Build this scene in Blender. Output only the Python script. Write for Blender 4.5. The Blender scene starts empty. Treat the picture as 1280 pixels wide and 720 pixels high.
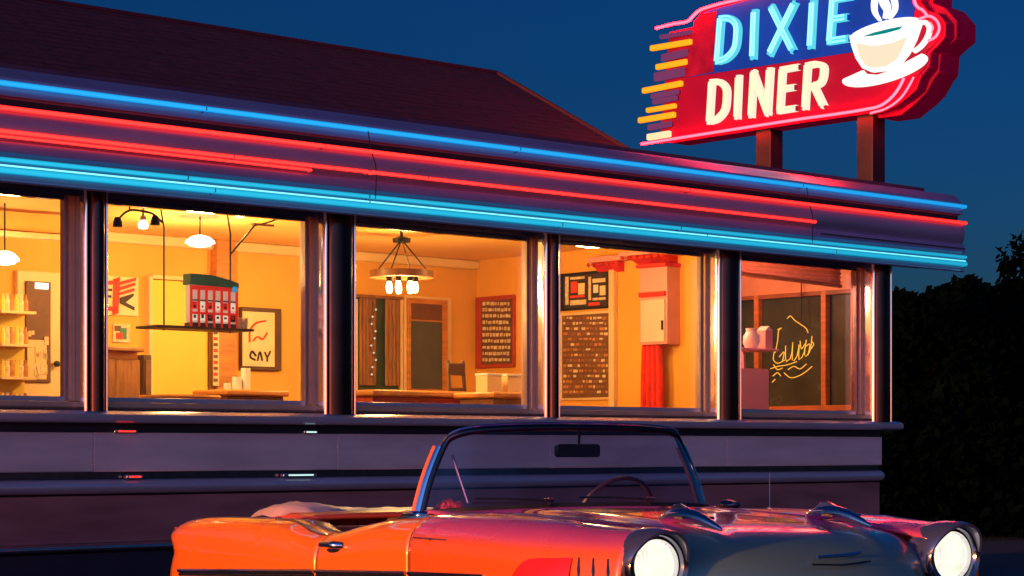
import bpy, bmesh, math, random
import numpy as np
from mathutils import Vector, Matrix
random.seed(7)
scene = bpy.context.scene
COL = scene.collection
PI = math.pi

# ------------------------------------------------------------------ survey
# camera 1.28 m above the ground, looking along +Y; FPX = focal length in px of a 1280 px wide picture
FPX, HC, Z0 = 2637.0, 1.28, 16.0
TH = math.atan(FPX / 2910.0)
cT, sT = math.cos(TH), math.sin(TH)

def on_d(x, y, d):            # survey sighting -> (s, z) on a plane parallel to the facade, d behind it
    u = (x - 640) / FPX
    s = (u * (Z0 + d * cT) + d * sT) / (cT - u * sT)
    Y = Z0 + s * sT + d * cT
    return s, HC - (y - 560) * Y / FPX

def on_s(x, y, s):            # survey sighting -> (d, z) on a plane square to the facade
    u = (x - 640) / FPX
    d = (s * cT - u * (Z0 + s * sT)) / (sT + u * cT)
    Y = Z0 + s * sT + d * cT
    return d, HC - (y - 560) * Y / FPX

# ------------------------------------------------------------------ materials
MATS = {}
def nodes_of(m):
    m.use_nodes = True
    return m.node_tree.nodes, m.node_tree.links

def mat(name, col, rough=0.5, metal=0.0, var=0.15, scale=6.0, bump=0.0, coat=0.0, emit=None, estr=0.0, stretch=(1, 1, 1), rvar=0.12, spec=0.5, coat_rough=0.05):
    m = bpy.data.materials.new(name); MATS[name] = m
    N, L = nodes_of(m)
    b = N['Principled BSDF']
    b.inputs['Roughness'].default_value = rough
    b.inputs['Metallic'].default_value = metal
    b.inputs['Specular IOR Level'].default_value = spec
    if coat:
        b.inputs['Coat Weight'].default_value = coat
        b.inputs['Coat Roughness'].default_value = coat_rough
    tc = N.new('ShaderNodeTexCoord'); mp = N.new('ShaderNodeMapping')
    mp.inputs['Scale'].default_value = stretch
    nz = N.new('ShaderNodeTexNoise'); nz.inputs['Scale'].default_value = scale; nz.inputs['Detail'].default_value = 6
    L.new(tc.outputs['Object'], mp.inputs['Vector']); L.new(mp.outputs['Vector'], nz.inputs['Vector'])
    rp = N.new('ShaderNodeValToRGB')
    rp.color_ramp.elements[0].position = 0.3; rp.color_ramp.elements[1].position = 0.72
    rp.color_ramp.elements[0].color = tuple(c * (1 - var) for c in col) + (1,)
    rp.color_ramp.elements[1].color = tuple(min(1, c * (1 + var)) for c in col) + (1,)
    L.new(nz.outputs['Fac'], rp.inputs['Fac']); L.new(rp.outputs['Color'], b.inputs['Base Color'])
    if rvar:
        mr = N.new('ShaderNodeMapRange')
        mr.inputs['To Min'].default_value = max(0.02, rough * (1 - rvar * 2)); mr.inputs['To Max'].default_value = min(1, rough * (1 + rvar * 2))
        L.new(nz.outputs['Fac'], mr.inputs['Value']); L.new(mr.outputs['Result'], b.inputs['Roughness'])
    if bump:
        bp = N.new('ShaderNodeBump'); bp.inputs['Strength'].default_value = bump; bp.inputs['Distance'].default_value = 0.01
        L.new(nz.outputs['Fac'], bp.inputs['Height']); L.new(bp.outputs['Normal'], b.inputs['Normal'])
    if emit:
        b.inputs['Emission Color'].default_value = (*emit, 1); b.inputs['Emission Strength'].default_value = estr
    return m

def glow(name, core, strength, rim=None):      # lit gas tube / lamp glass: paler where one looks straight through the middle
    m = bpy.data.materials.new(name); MATS[name] = m
    N, L = nodes_of(m); N.clear()
    out = N.new('ShaderNodeOutputMaterial'); em = N.new('ShaderNodeEmission')
    em.inputs['Strength'].default_value = strength
    if rim is None: em.inputs['Color'].default_value = (*core, 1)
    else:
        lw = N.new('ShaderNodeLayerWeight'); lw.inputs['Blend'].default_value = 0.58
        mx = N.new('ShaderNodeMix'); mx.data_type = 'RGBA'
        mx.inputs['A'].default_value = (*core, 1); mx.inputs['B'].default_value = (*rim, 1)
        L.new(lw.outputs['Facing'], mx.inputs['Factor']); L.new(mx.outputs['Result'], em.inputs['Color'])
    L.new(em.outputs['Emission'], out.inputs['Surface'])
    return m

def glass(name, tint=(1, 1, 1), refl=0.06, rough=0.02):
    m = bpy.data.materials.new(name); MATS[name] = m
    N, L = nodes_of(m); N.clear()
    out = N.new('ShaderNodeOutputMaterial'); tr = N.new('ShaderNodeBsdfTransparent'); gl = N.new('ShaderNodeBsdfGlossy')
    tr.inputs['Color'].default_value = (*tint, 1); gl.inputs['Roughness'].default_value = rough
    fr = N.new('ShaderNodeFresnel'); fr.inputs['IOR'].default_value = 1.45
    ad = N.new('ShaderNodeMath'); ad.operation = 'MULTIPLY'; ad.inputs[1].default_value = refl / 0.04
    ad.use_clamp = True
    mx = N.new('ShaderNodeMixShader')
    L.new(fr.outputs['Fac'], ad.inputs[0]); L.new(ad.outputs['Value'], mx.inputs['Fac'])
    L.new(tr.outputs['BSDF'], mx.inputs[1]); L.new(gl.outputs['BSDF'], mx.inputs[2]); L.new(mx.outputs['Shader'], out.inputs['Surface'])
    return m

mat('fascia_metal', (0.34, 0.30, 0.46), 0.30, 0.55, 0.12, 3, 0.03, stretch=(0.4, 4, 4))
mat('dark_groove', (0.02, 0.015, 0.03), 0.5, 0.2)
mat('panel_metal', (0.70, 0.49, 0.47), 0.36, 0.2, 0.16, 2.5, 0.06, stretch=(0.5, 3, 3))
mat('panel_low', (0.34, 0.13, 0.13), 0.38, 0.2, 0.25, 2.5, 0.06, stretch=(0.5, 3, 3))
mat('sill_metal', (0.52, 0.47, 0.56), 0.25, 0.5, 0.1, 4, 0.02, stretch=(0.4, 3, 3))
mat('chrome', (0.72, 0.72, 0.78), 0.12, 1.0, 0.06, 8)
mat('dark_chrome', (0.20, 0.19, 0.26), 0.14, 1.0, 0.2, 5, 0.01, stretch=(3, 3, 0.4))
mat('black_post', (0.05, 0.022, 0.028), 0.2, 0.9, 0.3, 5, 0.01, coat=0.25)
mat('jamb_metal', (0.52, 0.30, 0.19), 0.45, 0.2, 0.12, 4)
mat('roof_trim', (0.10, 0.035, 0.075), 0.6, 0.1, 0.2, 5)
mat('shingle', (0.052, 0.003, 0.011), 0.9, 0, 0.25, 9, 0.3)
mat('wall_plaster', (0.84, 0.44, 0.085), 0.75, 0, 0.14, 1.1, 0.02)
mat('wall_warm', (0.88, 0.44, 0.06), 0.75, 0, 0.12, 1.1, 0.02)
mat('ceiling_paint', (0.88, 0.56, 0.20), 0.8, 0, 0.06, 2)
mat('tile_floor', (0.3, 0.16, 0.08), 0.4, 0, 0.2, 6)
mat('cream_paint', (0.80, 0.60, 0.34), 0.5, 0, 0.08, 3)
mat('yellow_door', (0.86, 0.62, 0.08), 0.5, 0, 0.06, 2)
mat('orange_wood', (0.55, 0.22, 0.05), 0.45, 0, 0.25, 5, 0.02, stretch=(1, 1, 6))
mat('brown_wood', (0.26, 0.11, 0.04), 0.45, 0, 0.3, 5, 0.03, stretch=(5, 1, 1))
mat('dark_wood', (0.09, 0.045, 0.025), 0.45, 0, 0.3, 6, 0.03)
mat('red_wood', (0.42, 0.05, 0.02), 0.4, 0, 0.2, 6, 0.02)
mat('black_iron', (0.02, 0.018, 0.016), 0.5, 0.5, 0.3)
mat('board_black', (0.035, 0.025, 0.02), 0.6, 0, 0.3)
mat('board_brown', (0.16, 0.07, 0.04), 0.6, 0, 0.3)
mat('chalk', (0.75, 0.62, 0.42), 0.7, 0, 0.3, 30)
mat('poster_paper', (0.82, 0.70, 0.46), 0.7, 0, 0.12, 9)
mat('red_print', (0.70, 0.05, 0.03), 0.6, 0, 0.2, 9)
mat('green_print', (0.05, 0.22, 0.16), 0.6, 0, 0.3, 9)
mat('model_white', (0.8, 0.72, 0.6), 0.5, 0, 0.1, 9, emit=(0.8, 0.62, 0.42), estr=0.35)  # added emission brightens the model's walls, which are no lamps
mat('model_red', (0.7, 0.04, 0.02), 0.5, 0, 0.2, 9, emit=(0.7, 0.02, 0.01), estr=0.5)  # trim given its own glow to brighten it
mat('white_enamel', (0.82, 0.80, 0.76), 0.35, 0, 0.06, 5)
mat('pale_door', (0.82, 0.58, 0.52), 0.35, 0, 0.08, 4)
mat('pink_enamel', (0.78, 0.34, 0.36), 0.35, 0, 0.10, 4)
mat('red_cloth', (0.78, 0.03, 0.012), 0.8, 0, 0.25, 8, 0.1)
mat('curtain_cloth', (0.32, 0.14, 0.06), 0.85, 0, 0.35, 9, 0.1, stretch=(6, 6, 0.6))
mat('peach_trim', (0.66, 0.36, 0.20), 0.5, 0, 0.1, 4)
mat('dark_glass', (0.045, 0.07, 0.045), 0.25, 0, 0.3, 3)
mat('blue_dark_glass', (0.06, 0.08, 0.09), 0.15, 0, 0.2, 3)
def cloth(name, col):
    m = mat(name, col, 0.8, 0, 0.15, 5, 0.1, stretch=(1, 8, 8)); N, L = nodes_of(m); b = N['Principled BSDF']; out = N['Material Output']
    tl = N.new('ShaderNodeBsdfTranslucent'); tl.inputs['Color'].default_value = (*col, 1); mx = N.new('ShaderNodeMixShader'); mx.inputs['Fac'].default_value = .55
    L.new(b.outputs['BSDF'], mx.inputs[1]); L.new(tl.outputs['BSDF'], mx.inputs[2]); L.new(mx.outputs['Shader'], out.inputs['Surface'])
cloth('blind_cloth', (0.85, 0.58, 0.50))
mat('sign_red', (0.13, 0.001, 0.012), 0.5, 0, 0.2, 3, 0.02, emit=(0.60, 0.0, 0.040), estr=0.40, spec=0.1)  # emission on both face colours adds the neon glow to the panels
mat('sign_blue', (0.0005, 0.035, 0.40), 0.5, 0, 0.2, 3, 0.02, emit=(0.0, 0.04, 0.30), estr=0.35, spec=0.1)
mat('sign_side', (0.22, 0.002, 0.03), 0.6, 0, 0.4, 7, 0.1, emit=(0.22, 0.0, 0.03), estr=0.25, spec=0.1)  # faint emission stands in for neon spill on the cabinet sides
mat('post_steel', (0.03, 0.006, 0.012), 0.5, 0.2, 0.3, 6, 0.05)
mat('asphalt', (0.045, 0.045, 0.05), 0.75, 0, 0.35, 40, 0.4)
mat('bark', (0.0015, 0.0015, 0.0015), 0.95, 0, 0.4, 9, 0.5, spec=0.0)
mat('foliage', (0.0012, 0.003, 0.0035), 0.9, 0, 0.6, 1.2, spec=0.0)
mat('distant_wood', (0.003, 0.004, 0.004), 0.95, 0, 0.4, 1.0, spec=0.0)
# car
mat('car_orange', (0.92, 0.19, 0.004), 0.32, 0.1, 0.03, 2, 0.0, coat=1.0, rvar=0.1)
mat('headlight_paint', (0.09, 0.11, 0.22), 0.25, 0.5, 0.05, 2, coat=1.0)
mat('streak_pink', (0.95, 0.42, 0.40), 0.22, 0.9, 0.04, 3, coat=1.0)
mat('frame_chrome', (0.08, 0.06, 0.075), 0.15, 1.0, 0.1, 5)
mat('rib_metal', (0.30, 0.25, 0.27), 0.35, 0.5, 0.15, 5, 0.01)
mat('car_red', (0.70, 0.02, 0.008), 0.28, 0.1, 0.05, 2, coat=1.0)
mat('black_rubber', (0.015, 0.015, 0.016), 0.7, 0, 0.2, 20, 0.1)
mat('black_trim', (0.012, 0.012, 0.014), 0.25, 0.1, 0.2, 9, coat=0.4)
mat('red_vinyl', (0.62, 0.07, 0.03), 0.38, 0, 0.10, 7, 0.05)
mat('pale_vinyl', (0.66, 0.42, 0.38), 0.45, 0, 0.14, 9, 0.25)
mat('dash_dark', (0.05, 0.015, 0.03), 0.35, 0, 0.2, 9, coat=0.4)
mat('whitewall', (0.75, 0.73, 0.68), 0.6, 0, 0.08, 8)
mat('lens_grid', (0.85, 0.82, 0.7), 0.2, 0, 0.1, 30)
def reflection_fade(name, stops, axis, lo, hi, rough, metal, coat=1.0):      # base colour fades along one axis, painting in reflected neon and sky
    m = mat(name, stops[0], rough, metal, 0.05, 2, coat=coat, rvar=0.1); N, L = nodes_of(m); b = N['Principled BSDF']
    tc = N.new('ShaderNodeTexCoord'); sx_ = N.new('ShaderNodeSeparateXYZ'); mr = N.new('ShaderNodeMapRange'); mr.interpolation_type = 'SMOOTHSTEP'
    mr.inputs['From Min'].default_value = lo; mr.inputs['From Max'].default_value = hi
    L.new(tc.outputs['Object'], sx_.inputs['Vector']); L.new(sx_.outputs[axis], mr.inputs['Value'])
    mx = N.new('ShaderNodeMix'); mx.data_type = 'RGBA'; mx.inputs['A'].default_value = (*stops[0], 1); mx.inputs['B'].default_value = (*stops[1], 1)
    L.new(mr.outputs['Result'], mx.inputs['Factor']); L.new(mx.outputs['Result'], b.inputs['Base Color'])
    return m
reflection_fade('car_hood', ((.15, .26, .22), (.85, .10, .38)), 'Y', .02, .34, 0.22, 0.4, coat=1)
reflection_fade('car_fender', ((.88, .13, .006), (.62, .08, .24)), 'Z', .885, .95, 0.28, 0.15)
# lit things
glow('neon_blue', (0.010, 0.17, 0.34), 3.2, (0.0, 0.06, 0.20))
glow('neon_cyan', (0.010, 0.21, 0.32), 3.2, (0.0, 0.045, 0.085))
glow('neon_ice', (0.35, 0.95, 1.0), 1.5, (0.02, 0.55, 0.85))
glow('neon_red', (1.0, 0.030, 0.023), 3.8, (0.22, 0.001, 0.004))
glow('neon_pink', (1.0, 0.0072, 0.0100), 75.0, (1.0, 0.0008, 0.0028))
glow('letter_cyan', (0.085, 0.20, 0.24), 7.0, (0.005, 0.12, 0.22))
glow('letter_cyan_back', (0.12, 0.70, 0.88), 1.0)
glow('letter_cream', (0.30, 0.16, 0.095), 7.0, (0.36, 0.13, 0.085))
glow('letter_cream_back', (1.0, 0.84, 0.66), 1.05)
glow('cup_white', (1.0, 0.95, 0.84), 1.3)
glow('cup_cream', (1.0, 0.84, 0.60), 0.98)
glow('cup_teal', (0.0, 0.32, 0.32), 0.8)
glow('bar_yellow', (1.0, 0.42, 0.02), 1.4, (0.9, 0.22, 0.0))
glow('bar_pale', (1.0, 0.72, 0.40), 1.2)
glow('bar_violet', (0.22, 0.045, 0.14), 0.9)
glow('lamp_warm', (1.0, 0.70, 0.32), 9.0)
glow('lamp_white', (1.0, 0.92, 0.75), 6.0)
def lamp_lens(name):
    m = bpy.data.materials.new(name); MATS[name] = m; N, L = nodes_of(m); b = N['Principled BSDF']
    tc = N.new('ShaderNodeTexCoord'); wv = N.new('ShaderNodeTexWave'); wv.inputs['Scale'].default_value = 22; wv.inputs['Distortion'].default_value = 1.5; wv.inputs['Detail'].default_value = 3
    nz = N.new('ShaderNodeTexNoise'); nz.inputs['Scale'].default_value = 14
    rp = N.new('ShaderNodeValToRGB'); rp.color_ramp.elements[0].color = (.50, .42, .28, 1); rp.color_ramp.elements[1].color = (1.15, 1.06, .86, 1); rp.color_ramp.elements[0].position = .1; rp.color_ramp.elements[1].position = .6
    ad = N.new('ShaderNodeMath'); ad.operation = 'MULTIPLY_ADD'; ad.inputs[1].default_value = .35
    L.new(tc.outputs['Object'], wv.inputs['Vector']); L.new(tc.outputs['Object'], nz.inputs['Vector']); L.new(wv.outputs['Fac'], ad.inputs[0]); L.new(nz.outputs['Fac'], ad.inputs[2])
    L.new(ad.outputs['Value'], rp.inputs['Fac']); L.new(rp.outputs['Color'], b.inputs['Emission Color']); b.inputs['Emission Strength'].default_value = .95
    b.inputs['Roughness'].default_value = .12; b.inputs['Base Color'].default_value = (.3, .3, .28, 1)
lamp_lens('head_lamp')
glow('script_yellow', (1.0, 0.50, 0.06), 1.6, (0.8, 0.25, 0.02))
glow('glint_red', (1.0, 0.03, 0.02), 2.5)
glow('glint_white', (0.6, 0.9, 0.85), 1.2)
glow('model_light', (1.0, 0.85, 0.6), 0.8)
glow('model_blue', (0.1, 0.5, 0.7), 0.6)
glass('window_glass', (0.97, 0.97, 0.97), 0.07)
glass('shield_glass', (0.76, 0.78, 0.84), 0.08)

# ------------------------------------------------------------------ mesh building
OFF = {}                                  # where a thing's own origin lies in the axes its meshes are written in
class MB:
    def __init__(self): self.v = []; self.f = []; self.m = []; self.mats = []
    def mi(self, m):
        if m not in self.mats: self.mats.append(m)
        return self.mats.index(m)
    def add(self, vs, fs, m):
        o = len(self.v); self.v += [tuple(p) for p in vs]; k = self.mi(m)
        for f in fs: self.f.append([i + o for i in f]); self.m.append(k)
        return self
    def box(self, a, b, m):
        (x0, y0, z0), (x1, y1, z1) = a, b
        x0, x1 = min(x0, x1), max(x0, x1); y0, y1 = min(y0, y1), max(y0, y1); z0, z1 = min(z0, z1), max(z0, z1)
        v = [(x0, y0, z0), (x1, y0, z0), (x1, y1, z0), (x0, y1, z0), (x0, y0, z1), (x1, y0, z1), (x1, y1, z1), (x0, y1, z1)]
        return self.add(v, [(0, 3, 2, 1), (4, 5, 6, 7), (0, 1, 5, 4), (1, 2, 6, 5), (2, 3, 7, 6), (3, 0, 4, 7)], m)
    def prism(self, poly, fn, a, b, m):       # poly of 2-D points, fn(p, q, h) -> xyz, extruded from h=a to h=b
        n = len(poly)
        v = [fn(p, q, a) for p, q in poly] + [fn(p, q, b) for p, q in poly]
        f = [tuple(range(n - 1, -1, -1)), tuple(range(n, 2 * n))] + [(i, (i + 1) % n, n + (i + 1) % n, n + i) for i in range(n)]
        return self.add(v, f, m)
    def tube(self, pts, r, m, seg=10, closed=False, caps=True, squash=None):
        pts = [Vector(p) for p in pts]; n = len(pts); vs = []
        rs = r if isinstance(r, (list, tuple)) else [r] * n
        prev = None
        for i, p in enumerate(pts):
            if closed: t = pts[(i + 1) % n] - pts[i - 1]
            else: t = pts[min(i + 1, n - 1)] - pts[max(i - 1, 0)]
            t.normalize()
            if prev is None:
                a = Vector((0, 0, 1)) if abs(t.z) < 0.9 else Vector((1, 0, 0))
                x = t.cross(a).normalized()
            else:
                x = (prev - t * prev.dot(t)).normalized()
            prev = x; y = t.cross(x)
            for k in range(seg):
                an = 2 * PI * k / seg
                vs.append(p + x * (math.cos(an) * rs[i]) + y * (math.sin(an) * rs[i] * (squash or 1)))
        fs = []
        for i in range(n if closed else n - 1):
            j = (i + 1) % n
            for k in range(seg):
                fs.append((i * seg + k, i * seg + (k + 1) % seg, j * seg + (k + 1) % seg, j * seg + k))
        if not closed and caps:
            fs.append(tuple(range(seg - 1, -1, -1))); fs.append(tuple((n - 1) * seg + k for k in range(seg)))
        return self.add(vs, fs, m)
    def grid(self, rows, m, closed=False):
        n, k = len(rows), len(rows[0]); vs = [p for r in rows for p in r]; fs = []
        for i in range(n - 1):
            for j in range(k if closed else k - 1):
                fs.append((i * k + j, i * k + (j + 1) % k, (i + 1) * k + (j + 1) % k, (i + 1) * k + j))
        return self.add(vs, fs, m)
    def lathe(self, prof, fn, m, seg=24, a0=0, a1=2 * PI):     # prof: (radius, height); fn(x, y, h)
        full = abs(a1 - a0 - 2 * PI) < 1e-6; rows = []
        for r, h in prof:
            rows.append([fn(r * math.cos(a0 + (a1 - a0) * k / seg), r * math.sin(a0 + (a1 - a0) * k / seg), h) for k in range(seg if full else seg + 1)])
        return self.grid(rows, m, closed=full)
    def build(self, name, parent=None, smooth=40, bevel=0.0, solid=0.0, off=-1, at=None):
        of = OFF.get(parent.name) if parent else at
        if of: self.v = [(p[0] - of[0], p[1] - of[1], p[2] - of[2]) for p in self.v]
        me = bpy.data.meshes.new(name); me.from_pydata(self.v, [], self.f)
        for m in self.mats: me.materials.append(MATS[m])
        me.polygons.foreach_set('material_index', self.m)
        bm = bmesh.new(); bm.from_mesh(me)
        bmesh.ops.remove_doubles(bm, verts=bm.verts, dist=1e-5)
        bmesh.ops.recalc_face_normals(bm, faces=bm.faces); bm.to_mesh(me); bm.free()
        if smooth:
            me.polygons.foreach_set('use_smooth', [True] * len(me.polygons)); me.set_sharp_from_angle(angle=math.radians(smooth))
        o = bpy.data.objects.new(name, me); COL.objects.link(o)
        if parent: o.parent = parent
        if of: OFF[o.name] = of
        if at: o.location = facade_xyz(*at); o.rotation_euler = (0, 0, TH)
        if bevel:
            b = o.modifiers.new('bevel', 'BEVEL'); b.width = bevel; b.segments = 2; b.limit_method = 'ANGLE'; b.angle_limit = math.radians(40)
        if solid:
            s = o.modifiers.new('solid', 'SOLIDIFY'); s.thickness = solid; s.offset = off
        return o

def tag(o, label=None, cat=None, group=None, kind=None):
    if label: o['label'] = label
    if cat: o['category'] = cat
    if group: o['group'] = group
    if kind: o['kind'] = kind
    return o

def facade_xyz(s, d, z): return (s * cT - d * sT, Z0 + s * sT + d * cT, z)

def thing(name, label, cat, s, d, z, group=None, rz=0.0):     # an Empty in the diner's own axes (x along the front, y inward)
    o = bpy.data.objects.new(name, None); COL.objects.link(o); o.empty_display_size = 0.2
    o.location = facade_xyz(s, d, z); o.rotation_euler = (0, 0, TH + rz)
    OFF[o.name] = (s, d, z)
    return tag(o, label, cat, group)


def cubic(xs, ys, x):
    xs = np.asarray(xs, float); ys = np.asarray(ys, float); n = len(xs)
    m = np.zeros_like(ys)
    dl = (ys[1:] - ys[:-1]) / (xs[1:] - xs[:-1]).reshape((-1,) + (1,) * (ys.ndim - 1))
    m[0], m[-1] = dl[0], dl[-1]; m[1:-1] = (dl[1:] + dl[:-1]) / 2
    x = min(max(x, xs[0]), xs[-1]); i = min(max(int(np.searchsorted(xs, x)) - 1, 0), n - 2)
    h = xs[i + 1] - xs[i]; t = (x - xs[i]) / h
    return (2*t**3 - 3*t*t + 1) * ys[i] + (t**3 - 2*t*t + t) * h * m[i] + (-2*t**3 + 3*t*t) * ys[i+1] + (t**3 - t*t) * h * m[i+1]

def spline(pts, n):
    pts = np.asarray(pts, float); xs = np.concatenate([[0], np.cumsum(np.linalg.norm(pts[1:] - pts[:-1], axis=1) + 1e-6)])
    return [cubic(xs, pts, xs[-1] * k / (n - 1)) for k in range(n)]

# ------------------------------------------------------------------ setting
def ground():
    m = MB(); m.box((-400, -60, -0.6), (400, 900, 0.0), 'asphalt')
    return tag(m.build('ground', smooth=0), 'dark asphalt lot in front of the diner', 'ground', kind='structure')
ground()

# ------------------------------------------------------------------ the diner
diner = thing('diner_building', 'streamlined roadside diner with purple metal front, glowing neon bands and lit windows', 'building', 0, 0, 0)
SL, SR = -5.75, 4.44                     # ends of the front wall
POSTS = [(-5.66, .16), (-3.66, .185), (-1.70, .29), (0.345, .17), (2.365, .30), (4.40, .28)]
BACK, CEIL, FLOOR, PART = 3.15, 3.05, 0.72, 2.40

def strip(prof, s0, s1, m):              # (d, z) profile swept along the front
    b = MB(); b.prism(prof, lambda p, q, h: (h, p, q), s0, s1, m); return b

# lower wall, from the ground up
strip([(.05, 0), (-.03, 0), (-.03, .605), (.05, .605)], SL, SR, 'dark_groove').build('base_wall', diner)
strip([(.053, 0), (.053, 1.529), (.17, 1.529), (.17, 0)], SL, SR, 'dark_groove').build('inner_lining', diner)
def bull(d0, z0, z1, bulge, n=8):
    return [(d0 + .05, z0), ] + [(d0 - bulge * math.sin(PI * k / n) ** .6, z0 + (z1 - z0) * k / n) for k in range(n + 1)] + [(d0 + .05, z1)]
strip(bull(-.03, .615, .668, .05), SL, SR, 'chrome').build('trim_rail', diner)
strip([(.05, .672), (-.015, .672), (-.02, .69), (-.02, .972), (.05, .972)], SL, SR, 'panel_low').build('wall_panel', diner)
strip(bull(-.03, .985, 1.078, .05), SL, SR, 'sill_metal').build('trim_rail', diner)
strip([(.05, 1.08), (-.012, 1.08), (-.012, 1.124), (.05, 1.124)], SL, SR, 'dark_chrome').build('trim_groove', diner)
cuts = [SL, -3.66, -1.70, 0.345, 2.365, SR]
for a, b in zip(cuts[:-1], cuts[1:]):
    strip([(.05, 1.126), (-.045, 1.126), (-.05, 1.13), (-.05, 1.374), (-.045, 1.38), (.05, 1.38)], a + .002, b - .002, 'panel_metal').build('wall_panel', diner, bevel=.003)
strip([(.05, 1.383), (-.03, 1.383), (-.03, 1.437), (.05, 1.437)], SL, SR, 'dark_groove').build('trim_groove', diner)
strip([(.18, 1.44), (-.12, 1.44), (-.155, 1.455), (-.16, 1.47), (-.16, 1.495), (-.13, 1.512), (-.05, 1.522), (.18, 1.53)], SL, SR + .17, 'sill_metal').build('window_sill', diner)
strip([(.20, 1.531), (.02, 1.531), (.0, 1.545), (.0, 1.575), (.20, 1.580)], SL, SR, 'jamb_metal').build('window_sill', diner)
strip([(.18, 2.895), (-.0, 2.895), (-.0, 2.94), (.18, 2.94)], SL, SR, 'dark_chrome').build('window_head', diner)
strip([(.18, 2.943), (.0, 2.943), (.0, 3.4), (.18, 3.4)], SL, SR, 'dark_groove').build('upper_wall', diner)

# fascia: stepped metal bands
FL, FR = SL - .3, 5.19
prof = [(.12, 3.60), (-.28, 3.59), (-.31, 3.575), (-.37, 3.515), (-.375, 3.445), (-.385, 3.405), (-.33, 3.40), (-.325, 3.35), (-.385, 3.345), (-.40, 3.30),
        (-.405, 3.205), (-.395, 3.165), (-.375, 3.135), (-.40, 3.125), (-.415, 3.06), (-.38, 3.045), (-.385, 2.90), (-.40, 2.888), (-.39, 2.878), (.0, 2.945), (.12, 2.945)]
fas = strip(prof, FL, FR, 'fascia_metal')
fas.build('fascia', diner, smooth=25)
strip([(-.318, 3.399), (-.335, 3.392), (-.335, 3.358), (-.318, 3.351)], FL, FR - .01, 'dark_groove').build('fascia_groove', diner)
strip([(-.392, 3.10), (-.418, 3.094), (-.42, 3.088), (-.392, 3.084)], 3.15, FR - .01, 'dark_groove').build('fascia_groove', diner)
# seams of the fascia sheets
# roof cap strip behind the fascia (flat part of the roof)
strip([(.3, 3.50), (-.18, 3.592), (-.18, 3.64), (-.05, 3.65), (.3, 3.66)], FL, FR - .3, 'roof_trim').build('roof_edge', diner)
flat = MB(); flat.box((FL, .3, 3.42), (FR - .3, BACK + 4, 3.5), 'dark_groove'); flat.build('flat_roof', diner)

def neon_run(name_mat, z, d, r, s0, s1, clips, ends=True):
    b = MB(); n = 40
    pts = [(s0, d + .05, z)] + [(s0 + .015 + (s1 - s0 - .03) * k / n, d, z) for k in range(n + 1)] + [(s1, d + .05, z)]
    b.tube(pts, r, name_mat, 10)
    t = b.build('neon_tube', diner)
    for s in clips:
        c = MB(); c.tube([(s + random.uniform(-.01, .01), d + .03, z - r * 1.1), (s, d - r * 1.08, z - r * .4), (s, d - r * 1.08, z + r * .4), (s + .004, d + .03, z + r * 1.1), (s + .004, d + .06, z + r * 1.1)], .0045, 'dark_chrome', 5)
        c.build('tube_clip', t)
    return t
neon_run('neon_blue', 3.474, -.408, .018, FL, FR + .02, [-3.05, -.3, 2.9])
neon_run('neon_red', 3.322, -.428, .0155, FL, FR, [-2.1, 1.5])
neon_run('neon_red', 3.180, -.435, .014, FL, -1.72, [-2.85])
neon_run('neon_red', 3.180, -.435, .014, -1.69, 3.06, [-1.2, 2.1])
neon_run('neon_red', 3.150, -.430, .010, FL, -2.2, [])
neon_run('neon_cyan', 3.012, -.424, .016, FL, FR, [-3.2, -1.72, 1.4])
neon_run('neon_cyan', 2.948, -.43, .022, FL, FR - .01, [-3.0, .1, 3.3])
neon_run('neon_ice', 2.975, -.438, .006, FL, FR - .02, [-1.72, 1.7])
# thin loose wires hanging down the fascia
for s in (-1.72, 2.95):
    b = MB(); b.tube([(s, -.42, 3.47), (s + .02, -.43, 3.33), (s + .05, -.44, 3.24), (s + .06, -.44, 3.17), (s + .05, -.44, 3.0)], .004, 'black_iron', 5)
    b.build('wire', diner)

# posts between the windows
for s, w in POSTS:
    b = MB(); h = w / 2
    arc = [(s + (h - .035) * math.cos(PI * k / 14), -.05 - .085 * math.sin(PI * k / 14) ** .7) for k in range(15)]
    b.prism([(s + h - .035, .1)] + arc + [(s - h + .035, .1)], lambda p, q, z: (p, q, z), 1.515, 2.935, 'black_post')
    p = b.build('window_post', diner)
    for sg in (-1, 1):
        e = MB(); c0 = s + sg * (h - .018)
        arc = [(c0 + .018 * math.cos(PI * k / 10), -.045 - .05 * math.sin(PI * k / 10)) for k in range(11)]
        e.prism([(c0 + .018, .1)] + arc + [(c0 - .018, .1)], lambda p_, q, z: (p_, q, z), 1.512, 2.93, 'chrome')
        e.build('chrome_rib', p)

# windows
for i in range(5):
    a = POSTS[i][0] + POSTS[i][1] / 2; b_ = POSTS[i + 1][0] - POSTS[i + 1][1] / 2
    w = MB()
    za, zb = 1.58, 2.895
    for x0, x1 in ((a, a + .035), (b_ - .035, b_)): w.box((x0, .02, za), (x1, .13, zb), 'jamb_metal')
    for x0, x1 in ((a + .035, a + .06), (b_ - .06, b_ - .035)): w.box((x0, .05, za), (x1, .095, zb), 'rib_metal')
    w.box((a + .035, .104, za), (a + .05, .125, zb), 'jamb_metal'); w.box((b_ - .05, .104, za), (b_ - .035, .125, zb), 'jamb_metal')
    w.box((a + .06, .05, za), (b_ - .06, .10, za + .03), 'sill_metal'); w.box((a + .06, .05, zb - .03), (b_ - .06, .10, zb), 'dark_chrome')
    win = w.build('window', diner, smooth=0, bevel=.003)
    g = MB(); g.add([(a + .05, .075, za + .02), (b_ - .05, .075, za + .02), (b_ - .05, .075, zb - .02), (a + .05, .075, zb - .02)], [(0, 1, 2, 3)], 'window_glass')
    g.build('pane', win, smooth=0)

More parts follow.
